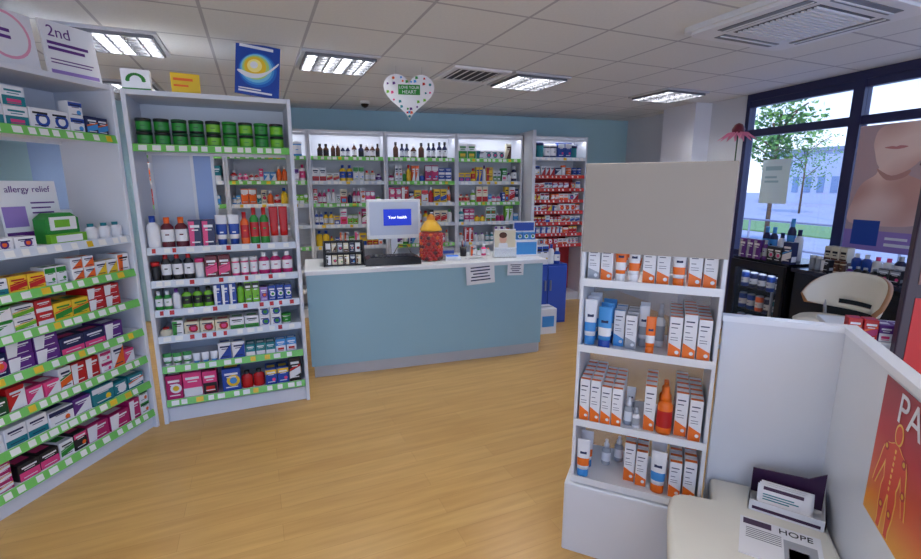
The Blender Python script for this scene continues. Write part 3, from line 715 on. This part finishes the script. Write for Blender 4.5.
mb.box(-.23, .23, -.23, .23, -.0465, -.0455, 1)
put('grille', mb.mesh('grille', [M_ac, mat('grille_gap', (84, 88, 100), .6)]), None, ae)
for k in range(4):
    put('louvre', MB().box(-.24, .24, .275, .345, -.0485, -.0455, 0).box(-.24, .24, .295, .305, -.053, -.0485, 1).mesh('louvre', [C('grey'), M_ac]), RZ(90*k), ae)
put('security_camera', MB().rings([(.05, .05, -.001, 0), (.055, .055, -.03, 0), (.045, .045, -.035, 1), (.035, .035, -.06, 1), (.01, .01, -.075, 1)], 18).mesh('security_camera', [C('white'), M_blackg]), T(.42, 5.5, CEIL), label='small white dome security camera on ceiling', cat='camera')

he = empty('hanging_sign', T(0.64, 3.86, 0) @ RZ(-6), 'white heart shaped card sign hanging from ceiling', 'sign')
hp = []
for i in range(40):
    a = 2*math.pi*i/40
    hp.append((.0118*16*math.sin(a)**3*1.05, 2.3+.0118*(13*math.cos(a)-5*math.cos(2*a)-2*math.cos(3*a)-math.cos(4*a))))
hp = hp[::-1]
mb = MB().extr(hp, 0, .006, 0)
cols = ['red', 'green', 'sky_blue', 'orange', 'purple', 'lime', 'pink', 'teal']
for ring_i, sc in enumerate((.86, .68)):
    for i in range(ring_i, 40, 2 if ring_i == 0 else 3):
        x, z = hp[i]; x *= sc; z = 2.29+(z-2.29)*sc
        s = .011 if i % 4 else .008
        if i % 3 == 0: mb.disc(x, z, s, s, -.001, 1+(i//2) % 8, 8)
        else: mb.face([(x-s, -.001, z-s), (x+s, -.001, z-s*.5), (x+s*.6, -.001, z+s), (x-s, -.001, z+s)], 1+(i//2+ring_i) % 8)
mb.face([(-.085, -.0012, 2.29), (.085, -.0012, 2.29), (.085, -.0012, 2.365), (-.085, -.0012, 2.365)], 2)
put('card', mb.mesh('card', [C('white')]+[C(c) for c in cols]), None, he)
text('LOVE YOUR', .029, C('white'), T(0, -.002, 2.343), he)
text('HEART', .036, C('white'), T(0, -.002, 2.31), he)
put('cord', MB().tube((-.1, .003, 2.42), (-.1, .003, CEIL-.001), .0012).tube((.1, .003, 2.42), (.1, .003, CEIL-.001), .0012).mesh('cord', [C('silver')]), None, he)

# ---------------------------------------------------------------- display stand (sun care)
FS = frame(0.955, 1.661, -39.3)
SW, SD = 0.51, 0.30
M_std = mat('stand_white', (220, 223, 230), .35, noise=.02)
se = empty('display_stand', FS, 'tall white freestanding display stand with blank header board', 'display stand')
for x in (0, SW-.014):
    put('side_panel', MB().box(x, x+.014, .0, SD, .331, 1.34, 0, c=.002).mesh('side_panel', [M_std]), None, se)
put('header_board', MB().box(0, SW, -.004, .02, 1.34, 1.68, 0, c=.003).mesh('header_board', [mat('header_beige', (158, 151, 143), .5, noise=.02)]), None, se)
put('back_panel', MB().box(.014, SW-.014, SD-.008, SD-.002, .355, 1.34).mesh('back_panel', [mat('acrylic_back', (205, 212, 222), .1, alpha=.25)]), None, se)
put('base', MB().box(-.02, SW, -.03, SD, 0, .33, 0, c=.006).mesh('base', [M_std]), None, se)
for z in (.355, .62, .95, 1.225):
    put('shelf', MB().box(.015, SW-.015, -.012, SD-.009, z-.016, z, 0, c=.002).mesh('shelf', [M_std]), None, se)
    put('shelf_lip', MB().box(.004, SW-.004, -.018, -.013, z-.02, z+.01).mesh('shelf_lip', [mat('lip', (224, 227, 232), .2)]), None, se)
G4 = 'sun care products on the display stand'
RJ = random.Random(5)
M_so = mat('sun_orange', (236, 112, 26), .38)
def CO(n): return M_so if n == 'orange' else C(n)
def scarton(x, y, z, w=.042, h=.16, d=.042, B='orange', rot=None):
    k = ('sc', w, h, d, B)
    if rot is None: rot = RJ.uniform(-1.4, 1.4)
    if k not in CACHE:
        mb = MB().box(-w/2, w/2, 0, d, 0, h, 0, c=.001)
        e = .001
        mb.face([(-w/2+e, -.0006, e), (w/2-e, -.0006, e), (w/2-e, -.0006, h*.22), (-w/2+e, -.0006, h*.36)], 1)
        mb.face([(-w/2-.0006, d-e, e), (-w/2-.0006, e, e), (-w/2-.0006, e, h*.36), (-w/2-.0006, d-e, h*.36)], 1)
        mb.face([(-w/2+e, e, h+.0005), (w/2-e, e, h+.0005), (w/2-e, d*.45, h+.0005), (-w/2+e, d*.45, h+.0005)], 1)
        for zz, f, t in ((.84, .9, .014), (.74, .7, .01), (.6, .5, .008), (.5, .8, .006), (.44, .8, .006)):
            mb.face([(-w*.36, -.0008, h*zz-h*t), (-w*.36+w*.72*f, -.0008, h*zz-h*t), (-w*.36+w*.72*f, -.0008, h*zz+h*t), (-w*.36, -.0008, h*zz+h*t)], 2)
        mb.disc(w*.2, h*.14, w*.16, w*.16, -.0009, 3)
        CACHE[k] = mb.mesh('sun_carton', [C('white'), CO(B), C('navy'), C('white')])
    put('sun_cream_carton', CACHE[k], FS @ T(x, y, z+.0005) @ RZ(rot), label='white and %s sun cream carton on display stand' % B.replace('_', ' '), cat='box', group=G4)
def stube(x, y, z, w=.05, h=.15, A='white', B='orange', Cc='orange', rot=0):
    k = ('st', w, h, A, B, Cc); r = w/2; q = r*.6
    if k not in CACHE:
        body = MB().rings([(r*.85, q, h*.2, 0), (r*.9, q*.95, h*.3, 1), (r*.95, q*.7, h*.5, 0), (r, q*.35, h*.85, 0), (r, q*.1, h*.97, 0), (r, q*.08, h, 0)], 18, 0, q)
        body.face([(-r*.5, q*.35, h*.62), (r*.5, q*.35, h*.62), (r*.5, q*.5, h*.68), (-r*.5, q*.5, h*.68)], 2)
        cap = MB().rings([(r*.82, q*.97, 0, 0), (r*.84, q, h*.03, 0), (r*.84, q, h*.19, 0), (r*.8, q*.95, h*.2, 0)], 18, 0, q)
        CACHE[k] = (body.mesh('tube_body', [CO(A), CO(B), C('navy')]), cap.mesh('tube_cap', [CO(Cc)]))
    a, b_ = CACHE[k]
    o = put('sun_cream_tube', a, FS @ T(x, y, z+.0005) @ RZ(rot), label='%s and %s sun cream tube standing on its cap' % (A.replace('_', ' '), B.replace('_', ' ')), cat='tube', group=G4)
    put('cap', b_, None, o)
def sbottle(x, y, z, w=.045, h=.16, A='white', L='orange', Cc='orange', rot=0):
    k = ('sb', w, h, A, L, Cc); r = w/2; q = r*.75
    if k not in CACHE:
        body = MB().rings([(r*.9, q*.9, 0, 0), (r, q, h*.04, 0), (r, q, h*.15, 1), (r, q, h*.5, 0), (r*.95, q*.95, h*.62, 0), (r*.5, q*.6, h*.7, 0)], 18, 0, q)
        cap = MB().rings([(r*.62, q*.75, h*.7, 0), (r*.62, q*.75, h*.82, 0), (r*.35, q*.4, h*.88, 0), (r*.35, q*.4, h, 0)], 16, 0, q)
        CACHE[k] = (body.mesh('bottle_body', [CO(A), CO(L)]), cap.mesh('bottle_cap', [CO(Cc)]))
    a, b_ = CACHE[k]
    o = put('sun_spray_bottle', a, FS @ T(x, y, z+.0005) @ RZ(rot), label='%s sun spray bottle with %s cap on display stand' % (A.replace('_', ' '), Cc.replace('_', ' ')), cat='bottle', group=G4)
    put('cap', b_, None, o)
z = .355
stube(.05, .0, z, .055, .17, 'white', 'orange', 'sky_blue', 6)
stube(.05, .08, z, .055, .17, 'white', 'orange', 'sky_blue')
sbottle(.13, .13, z, .04, .12, 'silver', 'white', 'white'); sbottle(.18, .18, z, .04, .12, 'silver', 'white', 'white')
for i, x in enumerate((.235, .283)):
    for j in range(4): scarton(x, .05-.015*i+.05*j, z, h=.175-.02*i, w=.044)
stube(.346, .01, z, .06, .18, 'white', 'sky_blue', 'orange', -7); stube(.346, .1, z, .06, .18, 'white', 'sky_blue', 'orange')
for i, x in enumerate((.412, .464)):
    for j in range(5): scarton(x, .01+.05*j, z, h=.17 if i else .155, w=.045)
z = .62
for i in range(4):
    for j in range(5): scarton(.042+.0435*i, .0+.05*j, z, h=.185 if i < 2 else .165, B='orange', w=.04)
sbottle(.217, .03, z, .036, .12, 'silver', 'white', 'white'); stube(.217, .12, z, .036, .13, 'white', 'silver', 'silver')
sbottle(.252, .015, z, .032, .09, 'white', 'silver', 'silver', 20)
for j in range(4): scarton(.296, .02+.05*j, z, h=.19, w=.042)
sbottle(.352, .005, z, .058, .2, 'orange', 'red', 'orange'); sbottle(.352, .08, z, .05, .19, 'orange', 'red', 'orange'); sbottle(.352, .15, z, .05, .17, 'orange', 'white', 'orange')
for i in range(2):
    for j in range(5): scarton(.412+.05*i, .005+.02*(1-i)+.05*j, z, h=.18-.012*i, w=.045)
z = .95
for j in range(3): stube(.045, .02+.07*j, z, .05, .19, 'white', 'sky_blue', 'sky_blue', 5)
for j in range(3): stube(.103, -.003+.075*j, z, .055, .17, 'sky_blue', 'white', 'blue', -4)
for j in range(2): scarton(.156, .05+.08*j, z, w=.042, h=.15, B='sky_blue')
for j in range(3): scarton(.203, .03+.06*j, z, w=.042, h=.14, B='silver')
stube(.246, .08, z, .038, .17, 'white', 'silver', 'silver'); stube(.246, .15, z, .038, .17, 'white', 'silver', 'silver')
stube(.278, .0, z, .036, .15, 'orange', 'white', 'orange', 8)
sbottle(.308, .1, z, .038, .18, 'white', 'silver', 'silver')
for i in range(3):
    for j in range(5): scarton(.364+.0495*i, .0+.052*j, z, h=.175 if i == 1 else .16, w=.045)
z = 1.225
for i in range(2):
    for j in range(3): scarton(.045+.05*i, .03+.06*j, z, w=.045, h=.13, B='orange' if i else 'silver')
for j in range(3): stube(.147, .03+.07*j, z, .042, .15, 'orange', 'white', 'white')
for j in range(3): stube(.197, .03+.07*j, z, .042, .15, 'white', 'orange', 'white')
for i in range(2):
    for j in range(4): scarton(.252+.05*i, .035+.053*j, z, w=.045, h=.14)
for j in range(3): stube(.357, .03+.07*j, z, .045, .14, 'white', 'orange', 'orange')
for i in range(2):
    for j in range(3): scarton(.412+.05*i, .03+.06*j, z, w=.045, h=.145, B='orange')

# ---------------------------------------------------------------- seating booth
bo = empty('booth_partition', FS, 'white L shaped waist high partition around a bench', 'partition')
put('back_panel', MB().box(.53, .94, .10, .135, 0, 1.09).mesh('back_panel', [M_std]), None, bo)
put('side_panel', MB().box(.905, .94, -.95, .10, 0, 1.09).mesh('side_panel', [M_std]), None, bo)
put('cap_rail', MB().extz([(.525, .095), (.9, .095), (.9, -.955), (.945, -.955), (.945, .14), (.525, .14)], 1.09, 1.112).mesh('cap_rail', [mat('cap_white', (234, 236, 242), .3)]), None, bo)
bn = empty('bench', FS, 'cream upholstered bench seat built into the partition', 'bench')
poly = [(.4, -.85), (.896, -.85), (.896, .088), (.54, .088), (.54, -.06), (.47, -.064), (.43, -.072), (.405, -.092), (.392, -.12), (.388, -.17)]
o = put('seat', MB().extz(poly, .37, .44).mesh('seat', [mat('cream_vinyl', (222, 219, 209), .4, noise=.03)]), None, bn)
bv = o.modifiers.new('bevel', 'BEVEL'); bv.width = .02; bv.segments = 4; bv.limit_method = 'ANGLE'; bv.angle_limit = math.radians(50)
for p in o.data.polygons: p.use_smooth = True
put('base', MB().extz([(.43, -.83), (.89, -.83), (.89, .08), (.545, .08), (.545, -.075), (.43, -.1)], 0, .369).mesh('base', [M_std]), None, bn)

FP = FS @ T(.9035, -.275, .67) @ RZ(-90)
def gradient_red():
    m = bpy.data.materials.new('poster_red'); m.use_nodes = True; nt = m.node_tree; b = nt.nodes['Principled BSDF']
    tc = nt.nodes.new('ShaderNodeTexCoord'); sp = nt.nodes.new('ShaderNodeSeparateXYZ'); nt.links.new(tc.outputs['Object'], sp.inputs[0])
    r = nt.nodes.new('ShaderNodeValToRGB'); mr = nt.nodes.new('ShaderNodeMapRange'); mr.inputs['From Max'].default_value = .4
    nt.links.new(sp.outputs['Z'], mr.inputs['Value']); nt.links.new(mr.outputs[0], r.inputs['Fac'])
    r.color_ramp.elements[0].color = lin((240, 168, 42)); r.color_ramp.elements[1].color = lin((156, 6, 16))
    e = r.color_ramp.elements.new(.65); e.color = lin((192, 22, 18))
    e = r.color_ramp.elements.new(.3); e.color = lin((226, 96, 22))
    nt.links.new(r.outputs['Color'], b.inputs['Base Color']); b.inputs['Roughness'].default_value = .35
    return m
mb = MB().box(0, .42, -.0015, 0, 0, .41, 0)
fx = .13
half = [(.012, .262), (.03, .252), (.058, .243), (.07, .215), (.078, .18), (.092, .135), (.098, .105), (.086, .105), (.074, .135), (.056, .175), (.046, .2), (.042, .17), (.036, .15), (.044, .12), (.042, .07), (.034, .03), (.036, .008), (.016, .008), (.014, .04), (.01, .08), (.004, .118)]
body = [(fx+x, z) for x, z in half] + [(fx-x, z) for x, z in reversed(half)]
G_ = [mat('glow_a', (226, 84, 24), .4), mat('glow_b', (250, 205, 90), .4), mat('glow_c', (222, 70, 28), .4)]
for dx in (-.005, .005):
    mb.face([(x+dx, -.0022-.0001*(dx > 0), z) for x, z in body], 2)
mb.disc(fx, .29, .024, .031, -.0022, 2, 20); mb.disc(fx, .29, .018, .025, -.0027, 3, 20)
mb.face([(x, -.0027, z) for x, z in body], 3)
for k in range(7): mb.face([(fx-.004, -.003, .13+k*.018), (fx+.004, -.003, .13+k*.018), (fx+.004, -.003, .141+k*.018), (fx-.004, -.003, .141+k*.018)], 2)
for cx, cz in ((fx-.052, .235), (fx+.052, .235), (fx-.026, .075), (fx+.026, .075), (fx+.074, .16)):
    mb.disc(cx, cz, .013, .013, -.003, 4, 14); mb.disc(cx, cz, .007, .007, -.0034, 5, 12)
po = put('pain_poster', mb.mesh('pain_poster', [gradient_red()]+G_+[C('red'), C('yellow')]), FP, label='red and orange poster with glowing human figure on partition', cat='poster')
text('PAIN', .115, C('white'), T(.225, -.003, .355), po)

SZ = .4405
FL = FS @ T(.775, -.035, SZ) @ RZ(-10)
lb = empty('leaflet_box', FL, 'white and purple leaflet box resting on the bench', 'leaflet box')
M_dp = mat('dark_purple', (56, 22, 64), .4)
mb = MB().box(-.11, .11, -.055, .06, 0, .006, 0).box(-.11, .11, -.061, -.055, 0, .04, 0)
mb.extr([(-.11, 0), (.11, 0), (.11, .15), (.06, .115), (-.11, .1)], .06, .066, 1)
for x in (-.114, .11): mb.face([(x, -.061, 0), (x, .066, 0), (x, .066, .1), (x, -.061, .04)], 0); mb.face([(x+.004, -.061, 0), (x+.004, -.061, .04), (x+.004, .066, .1), (x+.004, .066, 0)], 1)
mb.face([(-.1, -.062, .008), (.1, -.062, .008), (.1, -.062, .02), (-.1, -.062, .02)], 1)
put('tray', mb.mesh('tray', [C('white'), M_dp]), None, lb)
for k in range(3):
    mb = MB().box(-.085, .075, -.002, 0, 0, .085, 0)
    bars(mb, .16, .085, [(.85, .9, .006)], 1, -.003); bars(mb, .16, .085, [(.6, .7, .002), (.5, .8, .002), (.4, .6, .002)], 2, -.003)
    put('leaflet', mb.mesh('leaflet', [C('white'), M_dp, C('teal')]), FL @ T(.005*k-.004, -.045+.014*k, .0085) @ RX(-38), label='white folded leaflet standing in the leaflet box', cat='leaflet', group='leaflets on the bench')
def mag(x, y, zz, rot, s, lab):
    w, h = .23, .2
    mb = MB().box(-w/2, w/2, -h/2, h/2, 0, .004, 0)
    def q(a, b_, c, d, mi): mb.face([(a, b_, .0045), (c, b_, .0045), (c, d, .0045), (a, d, .0045)], mi)
    for k in range(6): q(-w*.42, h*(.2-.05*k), w*.02, h*(.22-.05*k), 2)
    q(-w*.46, h*.3, -w*.1, h*.46, 1)
    q(.01, -h*.42, w*.44, h*.18, 3)
    q(w*.1, -h*.3, w*.34, -h*.02, 1)
    o = put('magazine', mb.mesh('magazine', [C('white'), M_dp, C('grey'), C('silver')]), FS @ T(x, y, zz) @ RZ(rot), label=lab, cat='magazine')
    t = text(s, .038, C('black'), T(.045, h*.36, .0055) @ RX(-90), o)
mag(.725, -.245, SZ, -8, 'HOPE', 'white magazine with black headline lying on the bench')

ge2 = empty('low_shelf_unit', FS, 'low white shelf unit with small pink packs on top', 'shelving')
put('body', MB().box(.99, 1.7, .36, .75, 0, .98, 0, c=.004).mesh('body', [M_std]), None, ge2)
put('top_shelf', MB().box(.98, 1.71, .35, .76, .98, 1.0, 0, c=.003).mesh('top_shelf', [M_std]), None, ge2)
fill(FS, .99, 1.7, .37, 1.0, ['box', 'btl', 'box'], [('pink','white'),('purple','white'),('red','magenta'),('cream','red'),('maroon','white'),('white','pink')], (.03, .05), (.06, .085), (.05, .1), 'packs on the low white shelf unit', .1, 'on low shelf', )
de = empty('advert_stand', FS @ T(1.11, .28, 0), 'dark framed freestanding advertising board with red base', 'sign')
put('frame', MB().box(0, .6, 0, .04, 0, 1.62, 0, c=.004).mesh('frame', [mat('advert_dark', (52, 36, 52), .35)]), None, de)
put('poster_insert', MB().box(.03, .57, -.003, 0, 1.25, 1.58, 0).box(.03, .57, -.003, 0, .3, 1.2, 1).mesh('poster_insert', [mat('advert_brown', (120, 84, 80), .4), C('red')]), None, de)

# ---------------------------------------------------------------- window counter, fridge, chair
FE = T(3.6, 2.98, 0)
fe = empty('display_fridge', FE, 'black glass door drinks fridge by the window', 'fridge')
put('body', MB().box(.03, .5, 0, .03, 0, .95).box(.03, .5, .53, .56, 0, .95).box(.47, .5, .03, .53, 0, .95).box(.03, .47, .03, .53, 0, .08).box(.03, .47, .03, .53, .91, .95).mesh('body', [M_blackg]), None, fe)
dd = put('door', MB().box(0, .028, .01, .06, .05, .93, 0).box(0, .028, .5, .55, .05, .93, 0).box(0, .028, .06, .5, .05, .1, 0).box(0, .028, .06, .5, .86, .93, 0).mesh('door', [C('black')]), None, fe)
put('glass', MB().box(.01, .016, .06, .5, .1, .86).mesh('glass', [mat('fridge_glass', (90, 110, 140), .08, alpha=.12)]), None, dd)
put('handle', MB().box(-.02, 0, .075, .09, .35, .7).mesh('handle', [M_metal]), None, dd)
for zz in (.28, .48, .68):
    put('shelf', MB().box(.05, .46, .035, .525, zz-.006, zz).mesh('shelf', [M_glass]), None, fe)
for zz in (.0801, .2801, .4801, .6801):
    for i in range(5):
        A, B = random.choice([('red', 'silver'), ('blue', 'silver'), ('silver', 'red'), ('navy', 'silver'), ('orange', 'silver'), ('teal', 'white')])
        place(FE @ RZ(-90), ('can', A, B, .066, .14, .066, 'white', 0, 'white'), -.1-i*.088, .05, zz, 'drink cans in the fridge', 0, 'inside the fridge')
put('added_fridge_fill', MB().box(.04, .07, .05, .51, .9, .909).mesh('added_fridge_fill', [mat('fridge_fill_glow', (220, 230, 255), .4, emit=14)]), None, fe)  # glowing bar added to brighten the cans, no known lamp
we = empty('window_counter', T(3.66, 1.7, 0), 'black gloss display counter under the window', 'counter')
put('body', MB().box(0, .48, 0, 1.25, 0, .9, 0, c=.003).mesh('body', [M_blackg]), None, we)
put('worktop', MB().box(-.03, .5, -.02, 1.262, .9, .93, 0, c=.004).mesh('worktop', [mat('counter_dark', (40, 38, 52), .2)]), None, we)
FF = T(3.62, 3.52, 0) @ RZ(-90)
GF = 'cosmetics on the window counter'
fill(FF, .02, .54, .02, .95, ['box', 'btl', 'box'], [('navy','white'),('blue','white'),('white','navy'),('purple','silver'),('black','silver')], (.05, .09), (.12, .2), (.05, .09), GF, .1, 'on the fridge top')
FF2 = T(3.85, 3.5, 0) @ RZ(-90)
fill(FF2, .02, .5, .0, .95, ['box', 'btl'], [('navy','sky_blue'),('blue','white'),('white','navy'),('sky_blue','white'),('blue','sky_blue')], (.06, .1), (.22, .4), (.05, .09), GF, .1, 'on the fridge top')
FF3 = T(3.66, 2.92, 0) @ RZ(-90)
fill(FF3, .02, 1.1, .06, .93, ['box', 'btl', 'pill', 'tub'], [('black','silver'),('white','cream'),('silver','white'),('cream','brown'),('purple','white'),('white','navy'),('black','white')], (.04, .07), (.06, .13), (.04, .08), GF, .2, 'on the window counter')
fill(FF3, .02, 1.1, .22, .93, ['box', 'btl'], [('navy','silver'),('white','pink'),('silver','white'),('cream','brown'),('blue','white')], (.05, .09), (.12, .2), (.05, .1), GF, .4, 'on the window counter')
pe = empty('flower_ornament', T(3.66, 3.68, 0), 'tall artificial pink daisy ornament on a thin stem', 'flower')
put('stem', MB().tube((0, 0, .0), (0, 0, 2.06), .006).mesh('stem', [C('dark_green')]), None, pe)
put('foot', MB().rings([(.08, .08, 0, 0), (.07, .07, .015, 0)], 16).mesh('foot', [C('silver')]), None, pe)
mb = MB()
for i in range(14):
    a = 2*math.pi*i/14; ca, sa = math.cos(a), math.sin(a); w = .03
    p = [(0.02*ca, .02*sa, 2.08), (.08*ca-w*sa, .08*sa+w*ca, 2.07), (.17*ca, .17*sa, 2.0), (.08*ca+w*sa, .08*sa-w*ca, 2.07)]
    mb.face(p, 0)
put('petals', mb.mesh('petals', [mat('petal_pink', (230, 135, 170), .6)]), None, pe)
put('flower_centre', MB().rings([(.05, .05, 2.06, 0), (.055, .055, 2.1, 0), (.035, .035, 2.14, 0), (.008, .008, 2.155, 0)], 14).mesh('flower_centre', [C('maroon')]), None, pe)

# chair : rounded moulded back raised above an oval seat, four legs
che = empty('chair', T(3.22, 2.28, 0) @ RZ(-88), 'cream moulded chair with curved rounded back and slim legs', 'chair')
M_ch = mat('chair_cream', (230, 225, 212), .35); M_ce = mat('chair_wood_edge', (165, 118, 80), .5)
SH = .68
mb = MB()
mb.rings([(.14, .13, SH-.035, 1), (.215, .205, SH-.015, 0), (.225, .215, SH+.008, 0), (.2, .19, SH+.028, 0), (.1, .1, SH+.034, 0)], 28)
put('seat', mb.mesh('seat', [M_ch, M_ce]), None, che)
vs = []; fs = []; NU = 24; NV = 8
for k in range(NV+1):
    v = k/NV
    for i in range(NU+1):
        u = -1+2*i/NU
        ang = u*math.radians(88)
        lo = .075+.03*abs(u)**2.5; hi = .33-.17*abs(u)**2.8
        R = .215+.04*v
        vs.append((R*math.sin(ang), .02+R*.92*math.cos(ang), SH+lo+v*(hi-lo)))
for k in range(NV):
    for i in range(NU):
        if k in (1,) and 8 <= i < 16: continue      # hand slot in the back
        a = k*(NU+1)+i
        fs.append((a, a+1, a+NU+2, a+NU+1))
m_ = bpy.data.meshes.new('backrest'); m_.from_pydata(vs, [], fs); m_.materials.append(M_ch); m_.materials.append(M_ce)
for p in m_.polygons: p.use_smooth = True
o = put('backrest', m_, None, che)
so = o.modifiers.new('s', 'SOLIDIFY'); so.thickness = .028; so.material_offset_rim = 1; so.offset = 0
for a in (-50, 50):
    ar = math.radians(a)
    put('back_support', MB().tube((.18*math.sin(ar), .02+.17*math.cos(ar), SH-.01), (.218*math.sin(ar), .02+.2*math.cos(ar), SH+.12), .011).mesh('back_support', [M_metal]), None, che)
for sx, sy in ((-1, -1), (1, -1), (-1, 1), (1, 1)):
    put('leg', MB().tube((sx*.12, sy*.11, SH-.02), (sx*.19, sy*.18, 0), .014, r2=.01).mesh('leg', [M_metal]), None, che)

# window poster and notice
FW = T(4.17, 2.97, 1.08) @ RZ(-90)
mb = MB().box(0, .56, -.004, 0, 0, .98, 0)
def blob(pts, mi, y): mb.face([(x, y, zz) for x, zz in pts], mi)
blob(smooth([(.02, .22), (.3, .2), (.52, .24), (.545, .42), (.49, .54), (.38, .6), (.34, .68), (.2, .68), (.17, .6), (.08, .53), (.03, .4)]), 1, -.005)
blob(smooth([(.14, .76), (.18, .66), (.28, .6), (.4, .64), (.49, .76), (.52, .9), (.48, .968), (.18, .968), (.12, .86)]), 1, -.0055)
blob(smooth([(.17, .645), (.28, .588), (.4, .63), (.37, .575), (.25, .555)]), 2, -.0058)
blob(smooth([(.2, .8), (.25, .81), (.28, .805), (.31, .812), (.36, .8), (.29, .785)]), 3, -.006)
blob(smooth([(.45, .66), (.52, .72), (.55, .87), (.545, .97), (.51, .97), (.51, .83)]), 4, -.0062)
mb.face([(.0, -.006, 0), (.56, -.006, 0), (.56, -.006, .16), (.0, -.006, .16)], 5); mb.face([(.06, -.007, .04), (.26, -.007, .04), (.26, -.007, .24), (.06, -.007, .24)], 6)
bars(mb, .56, .98, [(.06, .9, .012), (.11, .7, .01)], 7, -.0075, .31, .53)
skm = bpy.data.materials.new('poster_skin'); skm.use_nodes = True; nt = skm.node_tree; b = nt.nodes['Principled BSDF']; b.inputs['Roughness'].default_value = .5
tc = nt.nodes.new('ShaderNodeTexCoord'); n = nt.nodes.new('ShaderNodeTexNoise'); n.inputs['Scale'].default_value = 3.2; n.inputs['Detail'].default_value = 0.5
nt.links.new(tc.outputs['Object'], n.inputs['Vector']); r = nt.nodes.new('ShaderNodeValToRGB'); nt.links.new(n.outputs['Fac'], r.inputs['Fac'])
r.color_ramp.elements[0].position = .35; r.color_ramp.elements[0].color = lin((206, 160, 150)); r.color_ramp.elements[1].position = .65; r.color_ramp.elements[1].color = lin((242, 214, 206))
nt.links.new(r.outputs['Color'], b.inputs['Base Color'])
put('window_poster', mb.mesh('window_poster', [mat('poster_bg', (190, 164, 170), .5), skm, mat('poster_shade', (192, 144, 136), .5), mat('poster_lips', (204, 132, 132), .5), mat('poster_hair', (120, 92, 92), .5), C('lilac'), C('blue'), C('white')]), FW, label='large skincare poster with bare shoulder and chin in window', cat='poster')
mb = MB().box(0, .3, -.003, 0, 0, .42, 0); bars(mb, .3, .42, [(.8, .8, .02), (.6, .6, .01), (.5, .7, .01)], 1, -.004, .04, .26)
put('window_notice', mb.mesh('window_notice', [mat('notice_blue', (205, 225, 234), .5), mat('notice_ink', (155, 190, 205), .5)]), T(4.17, 3.84, 1.42) @ RZ(-90), label='pale blue notice fixed to the window glass', cat='notice')

# ---------------------------------------------------------------- light
w = bpy.data.worlds.new('world'); scene.world = w; w.use_nodes = True
nt = w.node_tree; bg = nt.nodes['Background']
tc = nt.nodes.new('ShaderNodeTexCoord'); sp = nt.nodes.new('ShaderNodeSeparateXYZ'); nt.links.new(tc.outputs['Generated'], sp.inputs[0])
r = nt.nodes.new('ShaderNodeValToRGB'); nt.links.new(sp.outputs['Z'], r.inputs['Fac'])
r.color_ramp.elements[0].color = lin((214, 226, 248)); r.color_ramp.elements[0].position = 0.0
r.color_ramp.elements[1].color = lin((128, 174, 245)); r.color_ramp.elements[1].position = 0.3
nt.links.new(r.outputs['Color'], bg.inputs['Color']); bg.inputs['Strength'].default_value = 1.15
sun = bpy.data.lights.new('sun', 'SUN'); sun.energy = 1.5; sun.angle = .01
so_ = bpy.data.objects.new('sun', sun); col.objects.link(so_); so_.rotation_euler = (math.radians(35), math.radians(-30), 0)
